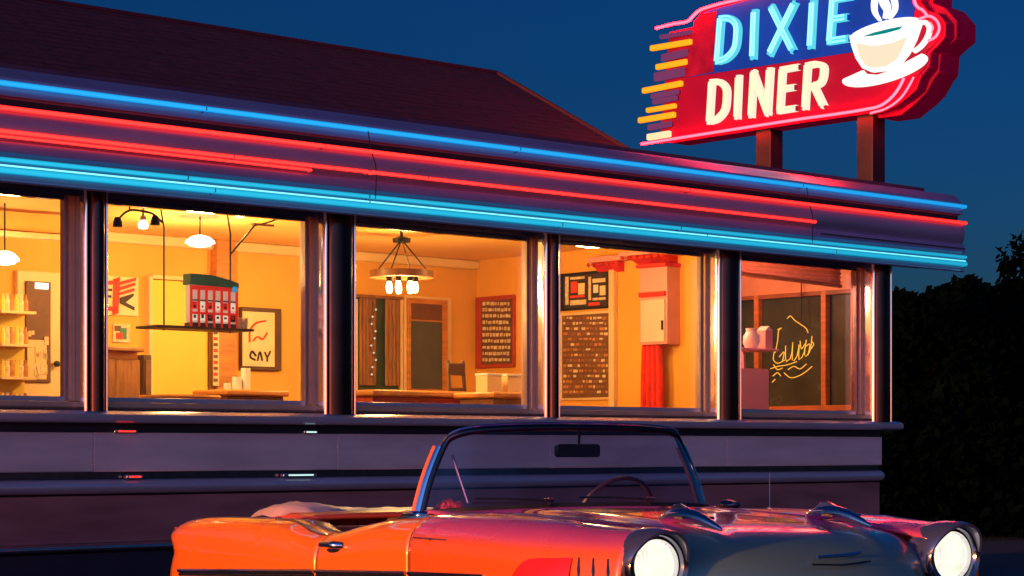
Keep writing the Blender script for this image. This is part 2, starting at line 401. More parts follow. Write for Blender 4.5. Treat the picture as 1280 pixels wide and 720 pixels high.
# inside shell
sh = MB(); sh.box((SL, BACK, FLOOR), (PART + .1, BACK + .12, CEIL), 'wall_plaster'); sh.build('back_wall', diner)
sh = MB(); sh.box((SL, .02, FLOOR - .1), (SR - .02, BACK + .1, FLOOR), 'tile_floor'); sh.build('floor', diner)
sh = MB(); sh.box((SL, .19, CEIL), (SR - .02, BACK + .1, CEIL + .08), 'ceiling_paint')
sh.build('ceiling', diner)
sh = MB(); sh.box((SL, BACK - .05, CEIL - .09), (PART, BACK - .001, CEIL - .001), 'cream_paint'); sh.build('crown_moulding', diner, bevel=.015)
sh = MB(); sh.box((SL, BACK - .02, 1.62), (PART, BACK - .001, 1.68), 'orange_wood'); sh.build('chair_rail', diner, bevel=.005)
sh = MB(); sh.box((PART, .19, FLOOR), (PART + .1, BACK, CEIL), 'wall_warm'); sh.build('partition_wall', diner)
sh = MB(); sh.box((SL - .1, .0, 0), (SL, BACK + .1, 3.42), 'panel_low'); sh.build('end_wall', diner)
sh = MB(); sh.box((PART + .1, BACK - .4, FLOOR), (SR - .05, BACK - .3, CEIL), 'dark_wood'); sh.build('back_wall', diner)
# right end wall with a wide window; seen from inside through the last front window
EW0, EW1 = SR - .10, SR
d0, zt = on_s(1066, 352, EW0); d1, _ = on_s(918, 352, EW0); zb_ = on_s(1000, 505, EW0)[1]
zt = 2.72; zb_ = 1.62
sh = MB()
sh.box((EW0, .19, FLOOR), (EW1, BACK + .1, zb_), 'peach_trim'); sh.box((EW0, .19, zt), (EW1, BACK + .1, CEIL), 'peach_trim')
sh.box((EW0, .19, zb_), (EW1, d0, zt), 'jamb_metal'); sh.box((EW0, 1.75, zb_), (EW1, BACK + .1, zt), 'peach_trim')
sh.box((EW0 + .02, .0, 0), (EW1 - .004, BACK + .1, FLOOR - .1), 'panel_low')
sh.box((EW0 + .02, .0, CEIL), (EW1 - .004, BACK + .1, 3.42), 'panel_low')
sh.build('end_wall', diner, smooth=0)
bars = MB()
for x in (1030, 946):
    dd = on_s(x, 400, EW0)[0]; bars.box((EW0 - .012, dd - .028, zb_), (EW0 + .05, dd + .028, zt), 'orange_wood')
bars.box((EW0 - .015, d0, zb_ - .0), (EW0 + .05, 1.75, zb_ + .05), 'orange_wood'); bars.box((EW0 - .01, d0, zt - .04), (EW0 + .05, 1.75, zt), 'brown_wood')
ewin = bars.build('window', diner, smooth=0, bevel=.004)
g = MB(); g.box((EW0 + .055, d0 - .01, zb_ - .01), (EW0 + .065, 1.76, zt + .01), 'dark_glass'); g.build('pane', ewin, smooth=0)

# hip roof behind the fascia
RZ, RD = 5.05, 4.0
sr = on_d(621, 99, RD)[0]
def roof():
    b = MB(); e0, e1, ez = .9, 7.1, 3.5
    sf = 3.2
    A = (FL - 2, e0, ez); B = (sf, e0, ez); Cc = (sf, e1, ez); D = (FL - 2, e1, ez); R0 = (FL - 2, RD, RZ); R1 = (sr, RD, RZ)
    b.add([A, B, R1, R0], [(0, 1, 2, 3)], 'shingle'); b.add([B, Cc, R1], [(0, 1, 2)], 'shingle'); b.add([Cc, D, R0, R1], [(0, 1, 2, 3)], 'shingle'); b.add([A, R0, D], [(0, 1, 2)], 'shingle')
    r = b.build('hip_roof', diner, smooth=0)
    c = MB(); rnd = random.Random(3)
    n = 26                                # shingle courses on the two visible slopes
    for k in range(n):
        t0, t1 = k / n, (k + 1.12) / n
        t1 = min(t1, 1)
        def lp(P, Q, t): return Vector(P).lerp(Vector(Q), t)
        for (P, Q, U, W) in ((A, B, R0, R1), (B, Cc, R1, R1)):
            a, b2 = lp(P, U, t0), lp(Q, W, t0); a1, b1 = lp(P, U, t1), lp(Q, W, t1)
            nrm = (b2 - a).cross(a1 - a).normalized()
            if nrm.z < 0: nrm = -nrm
            m_ = max(4, int((b2 - a).length / .35))
            for j in range(m_):
                p0, p1 = a.lerp(b2, (j + .002) / m_), a.lerp(b2, (j + .998) / m_); q0, q1 = a1.lerp(b1, (j + .002) / m_), a1.lerp(b1, (j + .998) / m_)
                h = .006 + rnd.random() * .003
                vs = [p0 + nrm * h, p1 + nrm * h, q1 + nrm * .005, q0 + nrm * .005, p0 + nrm * .002, p1 + nrm * .002]
                c.add(vs, [(0, 1, 2, 3), (4, 5, 1, 0)], 'shingle')
    c.build('shingles', r, smooth=0)
    cap = MB()
    for P, Q in ((R0, R1), (R1, B), (R1, Cc)):
        cap.tube([P, Vector(P).lerp(Vector(Q), .5), Q], .035, 'shingle', 6)
    cap.build('ridge_cap', r)
roof()

# glowing strips added for red and white reflections on the lower wall
for x0, x1, y, mm in ((143, 172, 539, 'glint_red'), (158, 178, 596, 'glint_red'), (380, 397, 540, 'glint_white'), (354, 396, 594, 'glint_white')):
    s0, z = on_d(x0, y, -.06); s1, _ = on_d(x1, y, -.06)
    b = MB(); b.box((s0, -.066, z - .014), (s1, -.02, z + .012), 'chrome')
    l = b.build('glint_plate', diner, bevel=.006)
    e = MB(); e.box((s0 + (s1 - s0) * .15, -.072, z - .005), (s1 - (s1 - s0) * .12, -.067, z + .005), mm); e.build('lens', l, bevel=.004)  # glowing strip in place of a reflected glint


# ------------------------------------------------------------------ the roof sign (a lit cabinet standing square to the front)
SS = 4.20                                  # plane of its lit face
sign = thing('roof_sign', 'red and blue neon sign reading DIXIE DINER with a coffee cup, on two posts', 'sign', 4.3, .5, 3.5)
def sp(x, y): return on_s(x, y, SS)
def sx(off=0.0): return lambda p, q, h: (SS - off + h, p, q)
def plate(px, off, th, m, name=None, parent=None, bevel=0, rawpts=None):
    pts = rawpts or [sp(*p) for p in px]
    b = MB(); b.prism(pts, sx(off), -th, 0, m)
    return b.build(name, parent, smooth=35, bevel=bevel)
def arcpx(cx, cy, rx, ry, a0, a1, n=16, tilt=0.0):
    out = []
    for k in range(n + 1):
        a = math.radians(a0 + (a1 - a0) * k / n)
        x, y = rx * math.cos(a), ry * math.sin(a)
        out.append((cx + x, cy - y + tilt * x))
    return out
# deep cabinet with its bumpy right-hand side
cab = [(869, 26), (877, 14), (890, 9), (955, -8), (1060, -36), (1092, -50), (1120, -52), (1146, -40), (1152, -20), (1150, 2), (1160, 14), (1172, 16), (1182, 28), (1182, 46), (1172, 58), (1163, 66),
       (1162, 84), (1152, 96), (1146, 112), (1132, 124), (1116, 134), (1092, 141), (1000, 154), (838, 179)]
b = MB(); b.prism([sp(*p) for p in cab], sx(0), 0, .26, 'sign_side'); cabinet = b.build('cabinet', sign, smooth=30, bevel=.008)
# ragged second skin behind it, stepping out to the right
ped = [(1120, -60), (1150, -52), (1168, -30), (1166, 4), (1182, 10), (1196, 26), (1196, 48), (1182, 60), (1176, 66), (1174, 90), (1168, 98), (1158, 116), (1146, 128), (1126, 144), (1098, 148), (1090, 120), (1100, 0)]
b = MB(); b.prism([on_s(x, y, SS + .12) for x, y in ped], sx(0), .12, .40, 'sign_side'); b.build('cabinet_back', sign, smooth=30, bevel=.006)
# coloured faces
plate([(871, 29), (879, 17), (891, 12), (955, -5), (1060, -33), (1092, -46), (1118, -48), (1140, -36), (1146, -18), (1145, 4), (1140, 40), (1120, 62), (1062, 66), (857, 97)], .0, .012, 'sign_blue', 'face_panel', sign)
plate([(857, 98), (1062, 67), (1120, 63), (1141, 41), (1146, 6), (1158, 16), (1170, 20), (1178, 30), (1178, 45), (1168, 56), (1159, 64), (1158, 83), (1148, 95), (1142, 110), (1130, 121), (1114, 131), (1092, 138), (1000, 151), (842, 176)], .0, .010, 'sign_red', 'face_panel', sign)
# dark left slant
plate([(869, 27), (879, 17), (883, 17), (897, 14), (893, 90), (857, 97)], .013, .004, 'sign_side', 'face_panel', sign)
def neon_px(pts, r, m, name='neon_tube', off=.045, parent=sign, n=None, closed=False):
    P = [sp(*p) for p in pts]
    if n: P = [tuple(q) for q in spline(P, n)]
    b = MB(); b.tube([(SS - off, p, q) for p, q in P], r, m, 8, closed=closed)
    return b.build(name, parent)
neon_px([(824, 36), (846, 30.5), (866, 26), (871, 20), (879, 13.5), (890, 9.5), (955, -6), (1060, -34), (1092, -47), (1118, -50), (1142, -38), (1147, -18), (1147, 2), (1151, 10), (1158, 14), (1163, 21)], .014, 'neon_pink', n=90)
neon_px([(806, 180.5), (840, 175), (1000, 150), (1087, 137), (1104, 133), (1118, 123), (1128, 110), (1134, 98)], .014, 'neon_pink', n=70)
neon_px([(1092, 142), (1112, 136), (1130, 123), (1142, 105), (1146, 97)], .010, 'neon_pink', n=30)
neon_px([(1152, 25), (1165, 21), (1175, 27), (1178, 36), (1174, 46), (1164, 52)], .013, 'neon_pink', n=30)
neon_px([(1158, 31), (1166, 29), (1170, 36), (1164, 46)], .009, 'neon_pink', n=20)
# bars on the left flank
BARS = [(828, 867, 47, 40, 5, 'bar_violet'), (816, 867, 61, 52.5, 7, 'bar_yellow'), (830, 861, 73, 66, 9, 'bar_violet'), (823, 861, 84.5, 77.5, 7, 'bar_yellow'), (821, 857, 97, 90, 11, 'bar_violet'),
        (806, 855, 114, 104.5, 7, 'bar_yellow'), (817, 850, 121, 115, 6, 'bar_violet'), (819, 848, 128, 122.5, 6, 'bar_violet'), (811, 847, 138.5, 132.5, 6, 'bar_yellow'), (801, 846, 151, 143.5, 7, 'bar_yellow'),
        (813, 841, 160, 155, 7, 'bar_violet'), (812, 840, 172, 167.5, 8, 'bar_pale')]
for xa, xb, ya, yb, th, m in BARS:
    lb = plate([(xa, ya - th / 2), (xb, yb - th / 2), (xb, yb + th / 2), (xa, ya + th / 2)], .0, .05, m, 'light_bar', sign, bevel=.012)
    pts = [sp(xa + 1, ya), sp(xb, yb)]
    bk = MB(); bk.box((SS + .001, pts[0][0], pts[1][1] - .03), (SS + .03, pts[1][0] - .25, pts[1][1] + .0), 'sign_side')
fl = plate([(836, 40), (872, 32), (846, 176), (824, 179)], -.03, .02, 'sign_side', 'flank_panel', sign)
# letters: every stroke is a channel with two tubes in it
GL = {'D': [[(.12, 0), (.12, 1)], [(.12, 1), (.5, .97), (.86, .78), (.92, .5), (.86, .22), (.5, .03), (.12, 0)]],
      'I': [[(.5, 0), (.5, 1)]], 'X': [[(.12, 0), (.88, 1)], [(.12, 1), (.88, 0)]],
      'E': [[(.15, 0), (.15, 1)], [(.15, 1), (.95, 1)], [(.15, .52), (.8, .52)], [(.15, 0), (.95, 0)]],
      'N': [[(.12, 0), (.12, 1)], [(.12, 1), (.88, 0)], [(.88, 0), (.88, 1)]],
      'R': [[(.13, 0), (.13, 1)], [(.13, 1), (.55, 1), (.86, .9), (.88, .72), (.8, .55), (.45, .48), (.13, .48)], [(.48, .48), (.92, 0)]]}
def letter(ch, bl, br, tl, wst, face, tubem, back):
    BL, BR, TL = Vector(sp(*bl)), Vector(sp(*br)), Vector(sp(*tl))
    def g(p): return BL + (BR - BL) * p[0] + (TL - BL) * p[1]
    k = MB(); t = MB()
    for st in GL[ch]:
        P = [g(p) for p in st]
        if len(P) > 2: P = [Vector((a[0], a[1])) for a in spline([tuple(p) for p in P], 22)]
        L_, R_ = [], []
        for i, p in enumerate(P):
            d_ = (P[min(i + 1, len(P) - 1)] - P[max(i - 1, 0)]).normalized(); n_ = Vector((-d_.y, d_.x))
            e = -d_ * wst * .5 if i == 0 else (d_ * wst * .5 if i == len(P) - 1 else Vector((0, 0)))
            if len(st) > 2: e = Vector((0, 0))
            L_.append(p + n_ * wst * .5 + e); R_.append(p - n_ * wst * .5 + e)
        h = .055 + .003 * GL[ch].index(st)
        rows = [[(SS - .012, a.x, a.y) for a in L_], [(SS - h, a.x, a.y) for a in L_], [(SS - h, a.x, a.y) for a in R_], [(SS - .012, a.x, a.y) for a in R_]]
        k.grid(rows, back)
        for side in (-1, 1):
            Q = []
            for i, p in enumerate(P):
                d_ = (P[min(i + 1, len(P) - 1)] - P[max(i - 1, 0)]).normalized(); n_ = Vector((-d_.y, d_.x))
                Q.append((SS - h - .012, (p + n_ * wst * .27 * side).x, (p + n_ * wst * .27 * side).y))
            t.tube(Q, wst * .20, tubem, 8)
    o = k.build('letter', sign, smooth=30); t.build('letter_tube', o)
for ch, bl, br, tl in (('D', (898, 78), (926, 73), (902, 25)), ('I', (940, 72), (951, 70.5), (942, 17.5)), ('X', (963, 67), (999, 61.5), (965, 12)), ('I', (1012, 59), (1023, 57), (1015, 6)), ('E', (1038, 53), (1064, 49), (1042, 1))):
    letter(ch, bl, br, tl, .062, 'letter_cyan', 'letter_cyan', 'letter_cyan_back')
for ch, bl, br, tl in (('D', (888, 153), (913, 149), (891, 104)), ('I', (921, 147), (930, 145.5), (923, 99)), ('N', (940, 145), (967, 141), (943, 93)), ('E', (976, 139.5), (998, 136), (979, 88.5)), ('R', (1007, 135), (1035, 131), (1010, 83.5))):
    letter(ch, bl, br, tl, .056, 'letter_cream', 'letter_cream', 'letter_cream_back')
# coffee cup
cup = plate([(1067, 47), (1070, 60), (1075, 74), (1083, 86), (1094, 91), (1112, 89), (1128, 82), (1139, 68), (1148, 50), (1154, 32), (1153, 26)] + arcpx(1111, 38, 44, 11, 20, 175, 14, -.25), .012, .05, 'cup_white', 'coffee_cup', sign, bevel=.01)
plate([(1076, 55), (1080, 70), (1087, 82), (1096, 86), (1112, 84), (1125, 77), (1133, 64), (1139, 48), (1120, 55), (1098, 59)], .063, .006, 'cup_cream', 'cup_shade', cup)
plate([(1084, 47), (1098, 42), (1118, 37), (1134, 34), (1130, 38), (1112, 43), (1096, 46)], .063, .006, 'cup_teal', 'coffee', cup)
pts = [(1151, 31), (1161, 29), (1166, 36), (1163, 48), (1155, 59), (1147, 65)]
b = MB(); b.tube([(SS - .045, p[0], p[1]) for p in spline([sp(*p) for p in pts], 26)], .034, 'cup_white', 8, squash=.6); b.build('cup_handle', cup)
plate(arcpx(1109, 88, 53, 16, 170, 390, 26, -.27) + [(1137, 77), (1120, 87), (1100, 94), (1086, 93), (1082, 88)], .014, .03, 'cup_white', 'saucer', sign, bevel=.008)
for pts in ([(1103, 26), (1097, 16), (1097, 2), (1103, -14), (1098, -30)], [(1115, 24), (1122, 12), (1121, 0), (1116, -14), (1122, -30)], [(1109, 24), (1112, 12), (1107, 0), (1110, -16)]):
    P = spline([sp(*p) for p in pts], 30)
    b = MB(); b.tube([(SS - .035, p[0], p[1]) for p in P], [.026 + .022 * math.sin(PI * k / 29) for k in range(30)], 'cup_white', 8, squash=.5); b.build('steam', cup)
# posts
for x in (960, 1087):
    d_ = on_s(x, 200, 4.32)[0]
    b = MB(); b.box((4.25, d_ - .09, 3.45), (4.43, d_ + .09, 4.38), 'post_steel'); b.box((4.22, d_ - .12, 3.45), (4.46, d_ + .12, 3.52), 'post_steel'); b.build('post', sign, bevel=.008)

# ------------------------------------------------------------------ inside the diner
def pbox(mb, x0, y0, x1, y1, d, th, m):   # a flat panel on a wall parallel to the front, th proud of it
    s0, z1 = on_d(x0, (y0 + y1) / 2, d); s1, _ = on_d(x1, (y0 + y1) / 2, d); xm = (x0 + x1) / 2
    mb.box((s0, d - th, on_d(xm, y1, d)[1]), (s1, d, on_d(xm, y0, d)[1]), m); return mb
def qbox(mb, x0, y0, x1, y1, s, th, m):   # the same on a wall square to the front (seen from its left)
    xm = (x0 + x1) / 2; d0 = on_s(x0, y0, s)[0]; d1 = on_s(x1, y0, s)[0]
    mb.box((s - th, d1, on_s(xm, y1, s)[1]), (s, d0, on_s(xm, y0, s)[1]), m); return mb
def mid(x, y, d): s, z = on_d(x, y, d); return (s, d, z)
W = BACK

# first window: panelled door wall with bright mirror
t = thing('panelled_door', 'cream panelled door with dark glazing at the far left of the lit room', 'door', on_d(46, 400, W)[0], W, FLOOR)
b = MB(); pbox(b, 18, 340, 74, 560, W, .05, 'cream_paint'); dr = b.build('door_leaf', t, bevel=.006)
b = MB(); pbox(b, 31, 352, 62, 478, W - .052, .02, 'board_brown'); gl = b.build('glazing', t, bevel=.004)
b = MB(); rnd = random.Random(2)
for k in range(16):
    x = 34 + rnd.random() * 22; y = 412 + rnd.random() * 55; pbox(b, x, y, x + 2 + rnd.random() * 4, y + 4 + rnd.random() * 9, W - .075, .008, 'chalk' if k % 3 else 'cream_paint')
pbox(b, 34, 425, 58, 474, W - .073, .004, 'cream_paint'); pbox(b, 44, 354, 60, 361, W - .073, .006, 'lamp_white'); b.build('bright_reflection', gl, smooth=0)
b = MB(); c = mid(69, 455, W - .06); b.lathe([(.0, -.05), (.022, -.045), (.026, -.02), (.012, 0)], lambda x, y, h: (c[0] + x, c[1] + h, c[2] + y), 'black_iron', 12); b.build('handle', t)
t = thing('door_frame', 'pale wooden door surround left of the first post', 'door frame', on_d(40, 400, 2.2)[0], 2.2, FLOOR)
b = MB(); pbox(b, 78, 298, 87, 620, 2.2, .08, 'cream_paint'); b.build('upright', t, bevel=.006)
b = MB(); pbox(b, -60, 298, -50, 620, 2.2, .08, 'cream_paint'); b.build('upright', t, bevel=.006)
b = MB(); pbox(b, -60, 290, 87, 297, 2.2, .09, 'cream_paint'); b.build('lintel', t, bevel=.006)
b = MB(); pbox(b, -60, 266, 96, 289, 2.2, .06, 'wall_plaster'); b.build('overpanel', t)
t = thing('shelf_unit', 'yellow shelf unit full of small jars at the left picture edge', 'shelf', on_d(0, 430, 2.9)[0], 2.9, FLOOR)
b = MB()
s0 = on_d(-30, 430, 2.9)[0]; s1 = on_d(13, 430, 2.9)[0]
b.box((s0, 2.68, FLOOR), (s1, 2.9, 2.35), 'yellow_door'); b.build('back_board', t)
for z in (1.55, 1.8, 2.05, 2.3):
    b = MB(); b.box((s0, 2.5, z), (s1, 2.68, z + .02), 'cream_paint'); sf_ = b.build('shelf', t)
    b = MB()
    for k in range(6):
        x = s0 + .05 + k * (s1 - s0 - .1) / 5; b.lathe([(.0, z + .021), (.022, z + .021), (.024, z + .10), (.012, z + .125), (.012, z + .15), (0, z + .15)], lambda px, py, h, x=x: (x + px, 2.58 + py, h), ('yellow_door', 'chalk', 'orange_wood')[k % 3], 8)
    tag(b.build('jars', sf_), kind=None)

def dome_lamp(name, label, cat, c, r, hgt, m, cord_to=None, watt=0, colour=(1, .62, .28), group=None):
    t = thing(name, label, cat, c[0], c[1], c[2], group)
    b = MB(); b.lathe([(r * .25, hgt), (r * .6, hgt * .8), (r * .95, hgt * .3), (r, 0)], lambda x, y, h: (c[0] + x, c[1] + y, c[2] + h), m, 20); b.build('lamp_shade', t)
    b = MB(); b.lathe([(r * .93, .01), (r * .7, -.02), (0, -.035)], lambda x, y, h: (c[0] + x, c[1] + y, c[2] + h), 'lamp_white', 20); b.build('bulb', t)
    if cord_to: 
        b = MB(); b.tube([(c[0], c[1], c[2] + hgt), (c[0], c[1], cord_to)], .006, 'black_iron', 6); b.build('cord', t)
    return t
def lamp_light(c, watt, colour=(1, .57, .165), r=.10):
    l = bpy.data.lights.new('lamp_light', 'POINT'); l.energy = watt; l.color = colour; l.shadow_soft_size = r
    o = bpy.data.objects.new('lamp_light', l); COL.objects.link(o); o.location = facade_xyz(*c); return o
c = mid(6, 326, 1.9); dome_lamp('ceiling_lamp', 'glowing round lamp at the left picture edge', 'lamp', c, .105, .07, 'lamp_warm', CEIL); LA = c
c = mid(250, 304, 1.7); dome_lamp('pendant_lamp', 'white dome pendant lamp above the shelf with the model diner', 'lamp', c, .115, .06, 'lamp_white', CEIL); LB = c
# second window
t = thing('striped_poster', 'red and white striped poster on the left of the second window', 'poster', *mid(149, 393, W))
b = MB(); pbox(b, 122, 346, 171, 394, W - .002, .02, 'poster_paper'); b.build('sheet', t)
b = MB()
for q in ([(124, 352), (147, 350), (147, 355), (124, 357)], [(124, 381), (146, 384), (146, 389), (124, 387)], [(150, 352), (170, 347), (170, 351), (149, 357)], [(148, 359), (169, 353), (169, 357), (147, 364)], [(148, 366), (168, 360), (168, 364), (146, 370)], [(142, 349), (150, 346), (148, 392), (141, 394)]):
    b.prism([on_d(x, y, W - .03) for x, y in q], lambda p, q_, h: (p, h, q_), W - .034, W - .024, 'red_print')
for q in ([(126, 360), (140, 361), (140, 364), (126, 363)], [(126, 368), (139, 369), (139, 372), (126, 371)], [(150, 372), (167, 367), (167, 370), (157, 378), (168, 384), (168, 388), (150, 379)]):
    b.prism([on_d(x, y, W - .03) for x, y in q], lambda p, q_, h: (p, h, q_), W - .034, W - .024, 'board_black')
b.build('print', t, smooth=0)
t = thing('small_picture', 'small unframed picture under the striped poster', 'picture', *mid(150, 428, W))
b = MB(); pbox(b, 140, 405, 161, 428, W, .02, 'chalk'); b.build('sheet', t)
b = MB(); pbox(b, 143, 407, 151, 414, W - .021, .004, 'board_brown'); pbox(b, 150, 410, 158, 424, W - .021, .005, 'green_print'); pbox(b, 145, 416, 153, 424, W - .021, .006, 'red_print'); b.build('print', t, smooth=0)
t = thing('yellow_door', 'flat yellow door standing behind the hanging shelf', 'door', on_d(220, 430, W)[0], W, FLOOR)
b = MB(); pbox(b, 186, 352, 256, 640, W, .05, 'yellow_door'); b.build('door_leaf', t, bevel=.006)
b = MB(); pbox(b, 181, 346, 185.5, 640, W, .07, 'cream_paint'); pbox(b, 256.5, 346, 262, 640, W, .07, 'brown_wood'); pbox(b, 186, 346, 256, 351, W, .065, 'cream_paint'); b.build('door_frame', t, bevel=.004)
t = thing('wood_column', 'narrow brown wooden column with a hung strip of pictures right of the yellow door', 'column', on_d(272, 430, W)[0], W, FLOOR)
b = MB(); pbox(b, 263, 300, 286, 640, W, .10, 'orange_wood'); b.build('shaft', t, bevel=.006)
b = MB(); pbox(b, 266, 412, 273, 482, W - .102, .01, 'poster_paper')
for k in range(9): pbox(b, 267, 414 + k * 7.4, 272, 418 + k * 7.4, W - .113, .004, ('board_brown', 'red_print')[k % 2])
b.build('picture_strip', t, smooth=0)
t = thing('framed_poster', 'tall framed poster with red swirl lettering beside the second window jamb', 'poster', *mid(323, 463, W))
fr = [(298, 387), (349, 384), (349, 464), (298, 462)]
b = MB(); pbox(b, 298, 385, 348, 463, W, .05, 'dark_wood'); b.build('frame', t, bevel=.006)
b = MB(); pbox(b, 303, 390, 343, 458, W - .051, .004, 'poster_paper'); b.build('sheet', t)
b = MB()
def stroke(b, pts, d, r, m, n=20): b.tube([(p[0], d, p[1]) for p in spline([on_d(x, y, d) for x, y in pts], n)], r, m, 6)
stroke(b, [(312, 428), (313, 412), (320, 404), (332, 401)], W - .06, .009, 'red_print'); stroke(b, [(316, 426), (322, 421), (328, 424), (334, 416)], W - .06, .008, 'red_print')
stroke(b, [(320, 445), (315, 439), (313, 446), (319, 450)], W - .06, .009, 'board_black'); stroke(b, [(322, 451), (325, 440), (328, 451)], W - .06, .008, 'board_black'); stroke(b, [(331, 440), (334, 446), (338, 439)], W - .06, .008, 'board_black'); stroke(b, [(334, 446), (334, 452)], W - .06, .008, 'board_black', 4)
b.build('print', t)
# hanging shelf and the model on it
SD = .55
t = thing('hanging_shelf', 'thin dark shelf hung on wires close behind the second window', 'shelf', *mid(244, 410, SD))
sa, za = on_d(183, 408, SD); sb, zb2 = on_d(304, 411, SD); ZS = (za + zb2) / 2
b = MB(); b.box((sa, SD - .14, ZS - .018), (sb, SD + .14, ZS), 'dark_wood'); b.build('board', t, bevel=.004)
for x in (205, 288):
    s_, z_ = on_d(x, 280, SD); b = MB()
    b.tube([(s_, SD, ZS - .03), (s_, SD, CEIL - .25), (s_ - .05, SD, CEIL)], .006, 'black_iron', 6)
    b.build('wire', t)
md = thing('model_diner', 'small red and white model building with green roof standing on the hanging shelf', 'model', *mid(258, 409, SD))
m0 = on_d(230, 400, SD)[0]; m1 = on_d(287, 400, SD)[0]; zt_ = on_d(258, 358, SD)[1]; zr = on_d(258, 349, SD)[1]
b = MB(); b.box((m0, SD - .08, ZS + .03), (m1, SD - .02, zt_), 'model_white'); b.box((m0 - .006, SD - .09, ZS + .001), (m1 + .01, SD - .01, ZS + .03), 'dark_wood'); bd = b.build('wall', md, bevel=.004)
b = MB(); b.prism([(m0 - .014, zt_)] + [(m1 + .01, zt_ - .01)] + [(m1 + .01 - (m1 - m0 + .02) * k / 10, zt_ + .012 + (zr - zt_ + .012) * math.sin(PI * .5 * min(1, .15 + k / 9))) for k in range(11)], lambda p, q, h: (p, h, q), SD - .10, SD - .005, 'green_print'); b.build('roof', md)
b = MB(); b.box((m0 - .005, SD - .09, ZS + .30 * (zt_ - ZS)), (m1 + .005, SD - .081, ZS + .36 * (zt_ - ZS)), 'model_red')
for k in range(7):
    x = m0 + (m1 - m0) * k / 6.0; b.box((x - .008, SD - .094, ZS + .002), (x + .008, SD - .083, zt_ - .004), 'model_red')
b.box((m0 - .005, SD - .097, zt_ - .035), (m1 + .005, SD - .084, zt_ - .005), 'model_red'); b.build('red_trim', md, smooth=0)
b = MB(); rnd = random.Random(12)
for k in range(6):
    x = m0 + (m1 - m0) * k / 6.0; w_ = (m1 - m0) / 6
    b.box((x + .012, SD - .088, ZS + .045), (x + w_ - .012, SD - .081, ZS + .10), 'board_black' if k in (2, 5) else 'model_light')
    b.box((x + .016, SD - .0885, ZS + .125), (x + w_ - .014, SD - .081, ZS + .175), 'model_light' if k % 2 else 'model_red')
    b.box((x + .020, SD - .092, ZS + .062), (x + w_ - .024, SD - .0885, ZS + .075 + rnd.random() * .02), ('green_print', 'board_black', 'red_print')[k % 3])
    b.box((x + .022, SD - .093, ZS + .135), (x + w_ - .026, SD - .089, ZS + .150), ('board_black', 'model_red')[k % 2])
b.box((m0, SD - .09, ZS + .182), (m1, SD - .081, ZS + .190), 'board_black')
b.build('lit_window', md, smooth=0)
b = MB(); b.lathe([(.0, 0), (.02, 0), (.023, .01), (0, .016)], lambda x, y, h: (m1 - .03 + x, SD - .10 - h, zt_ - .02 + y), 'model_blue', 14); b.build('round_emblem', md)
tag_ = thing('glass_cluster', 'row of little glasses at the right end of the hanging shelf', 'glasses', *mid(297, 409, SD))
for k, x in enumerate((290, 294, 298, 302)):
    s_ = on_d(x, 405, SD)[0]; b = MB(); h_ = .06 + .02 * (k % 2)
    b.lathe([(0, ZS + .001), (.014, ZS + .001), (.018, ZS + h_), (.015, ZS + h_), (.011, ZS + .01)], lambda px, py, h, s_=s_: (s_ + px, SD + py - .05, h), ('chalk', 'cream_paint')[k % 2], 10); b.build('glass', tag_)
# track lights close to the window
t = thing('track_light', 'curved black rail with small spot lamps under the ceiling of the second window', 'lamp', *mid(175, 268, .5))
P = [on_d(x, y, .5) for x, y in ((146, 280), (150, 272), (162, 263), (178, 264), (192, 268), (203, 278))]
b = MB(); b.tube([(p[0], .5, p[1]) for p in spline(P, 24)], .008, 'black_iron', 6); rail = b.build('rail', t)
for x, y in ((147, 277), (194, 275)):
    c = mid(x, y, .5); b = MB(); b.lathe([(.018, .03), (.03, .0), (.034, -.035), (.0, -.03)], lambda px, py, h: (c[0] + px, c[1] + py, c[2] + h), 'black_iron', 12); b.build('spot_head', t)
b = MB(); b.tube([(P[2][0], .5, P[2][1]), (P[2][0], .5, CEIL)], .006, 'black_iron', 6); b.build('stem', t)
for (x, y, lab) in ((179, 281, 'small bright spot bulb right under the curved black rail'), (300, 267, 'bright clear spot bulb near the top right corner of the second window'), (735, 306, 'small pale spot bulb at the top of the fourth window')):
    c = mid(x, y, .7); t = thing('spot_lamp', lab, 'lamp', *c)
    b = MB(); b.lathe([(0, -.03), (.03, -.025), (.036, 0), (.022, .03), (0, .032)], lambda px, py, h: (c[0] + px, c[1] + py, c[2] + h), 'lamp_white', 14); b.build('bulb', t)
    b = MB(); b.lathe([(.024, .031), (.02, .06), (.008, .065), (.008, CEIL - c[2])], lambda px, py, h: (c[0] + px, c[1] + py, c[2] + h), 'white_enamel', 12); b.build('socket', t)
t = thing('ceiling_bracket', 'bent black rod bracket under the ceiling right of the shelf wires', 'bracket', *mid(330, 280, .55))
P = [on_d(x, y, .55) for x, y in ((288, 318), (318, 282), (332, 279), (352, 272))]
b = MB(); b.tube([(p[0], .55, p[1]) for p in P], .007, 'black_iron', 6); b.build('rod', t)
b = MB(); c = mid(328, 281, .55); b.box((c[0] - .09, .53, c[2] - .008), (c[0] + .09, .57, c[2] + .006), 'brown_wood'); b.build('plate', t)
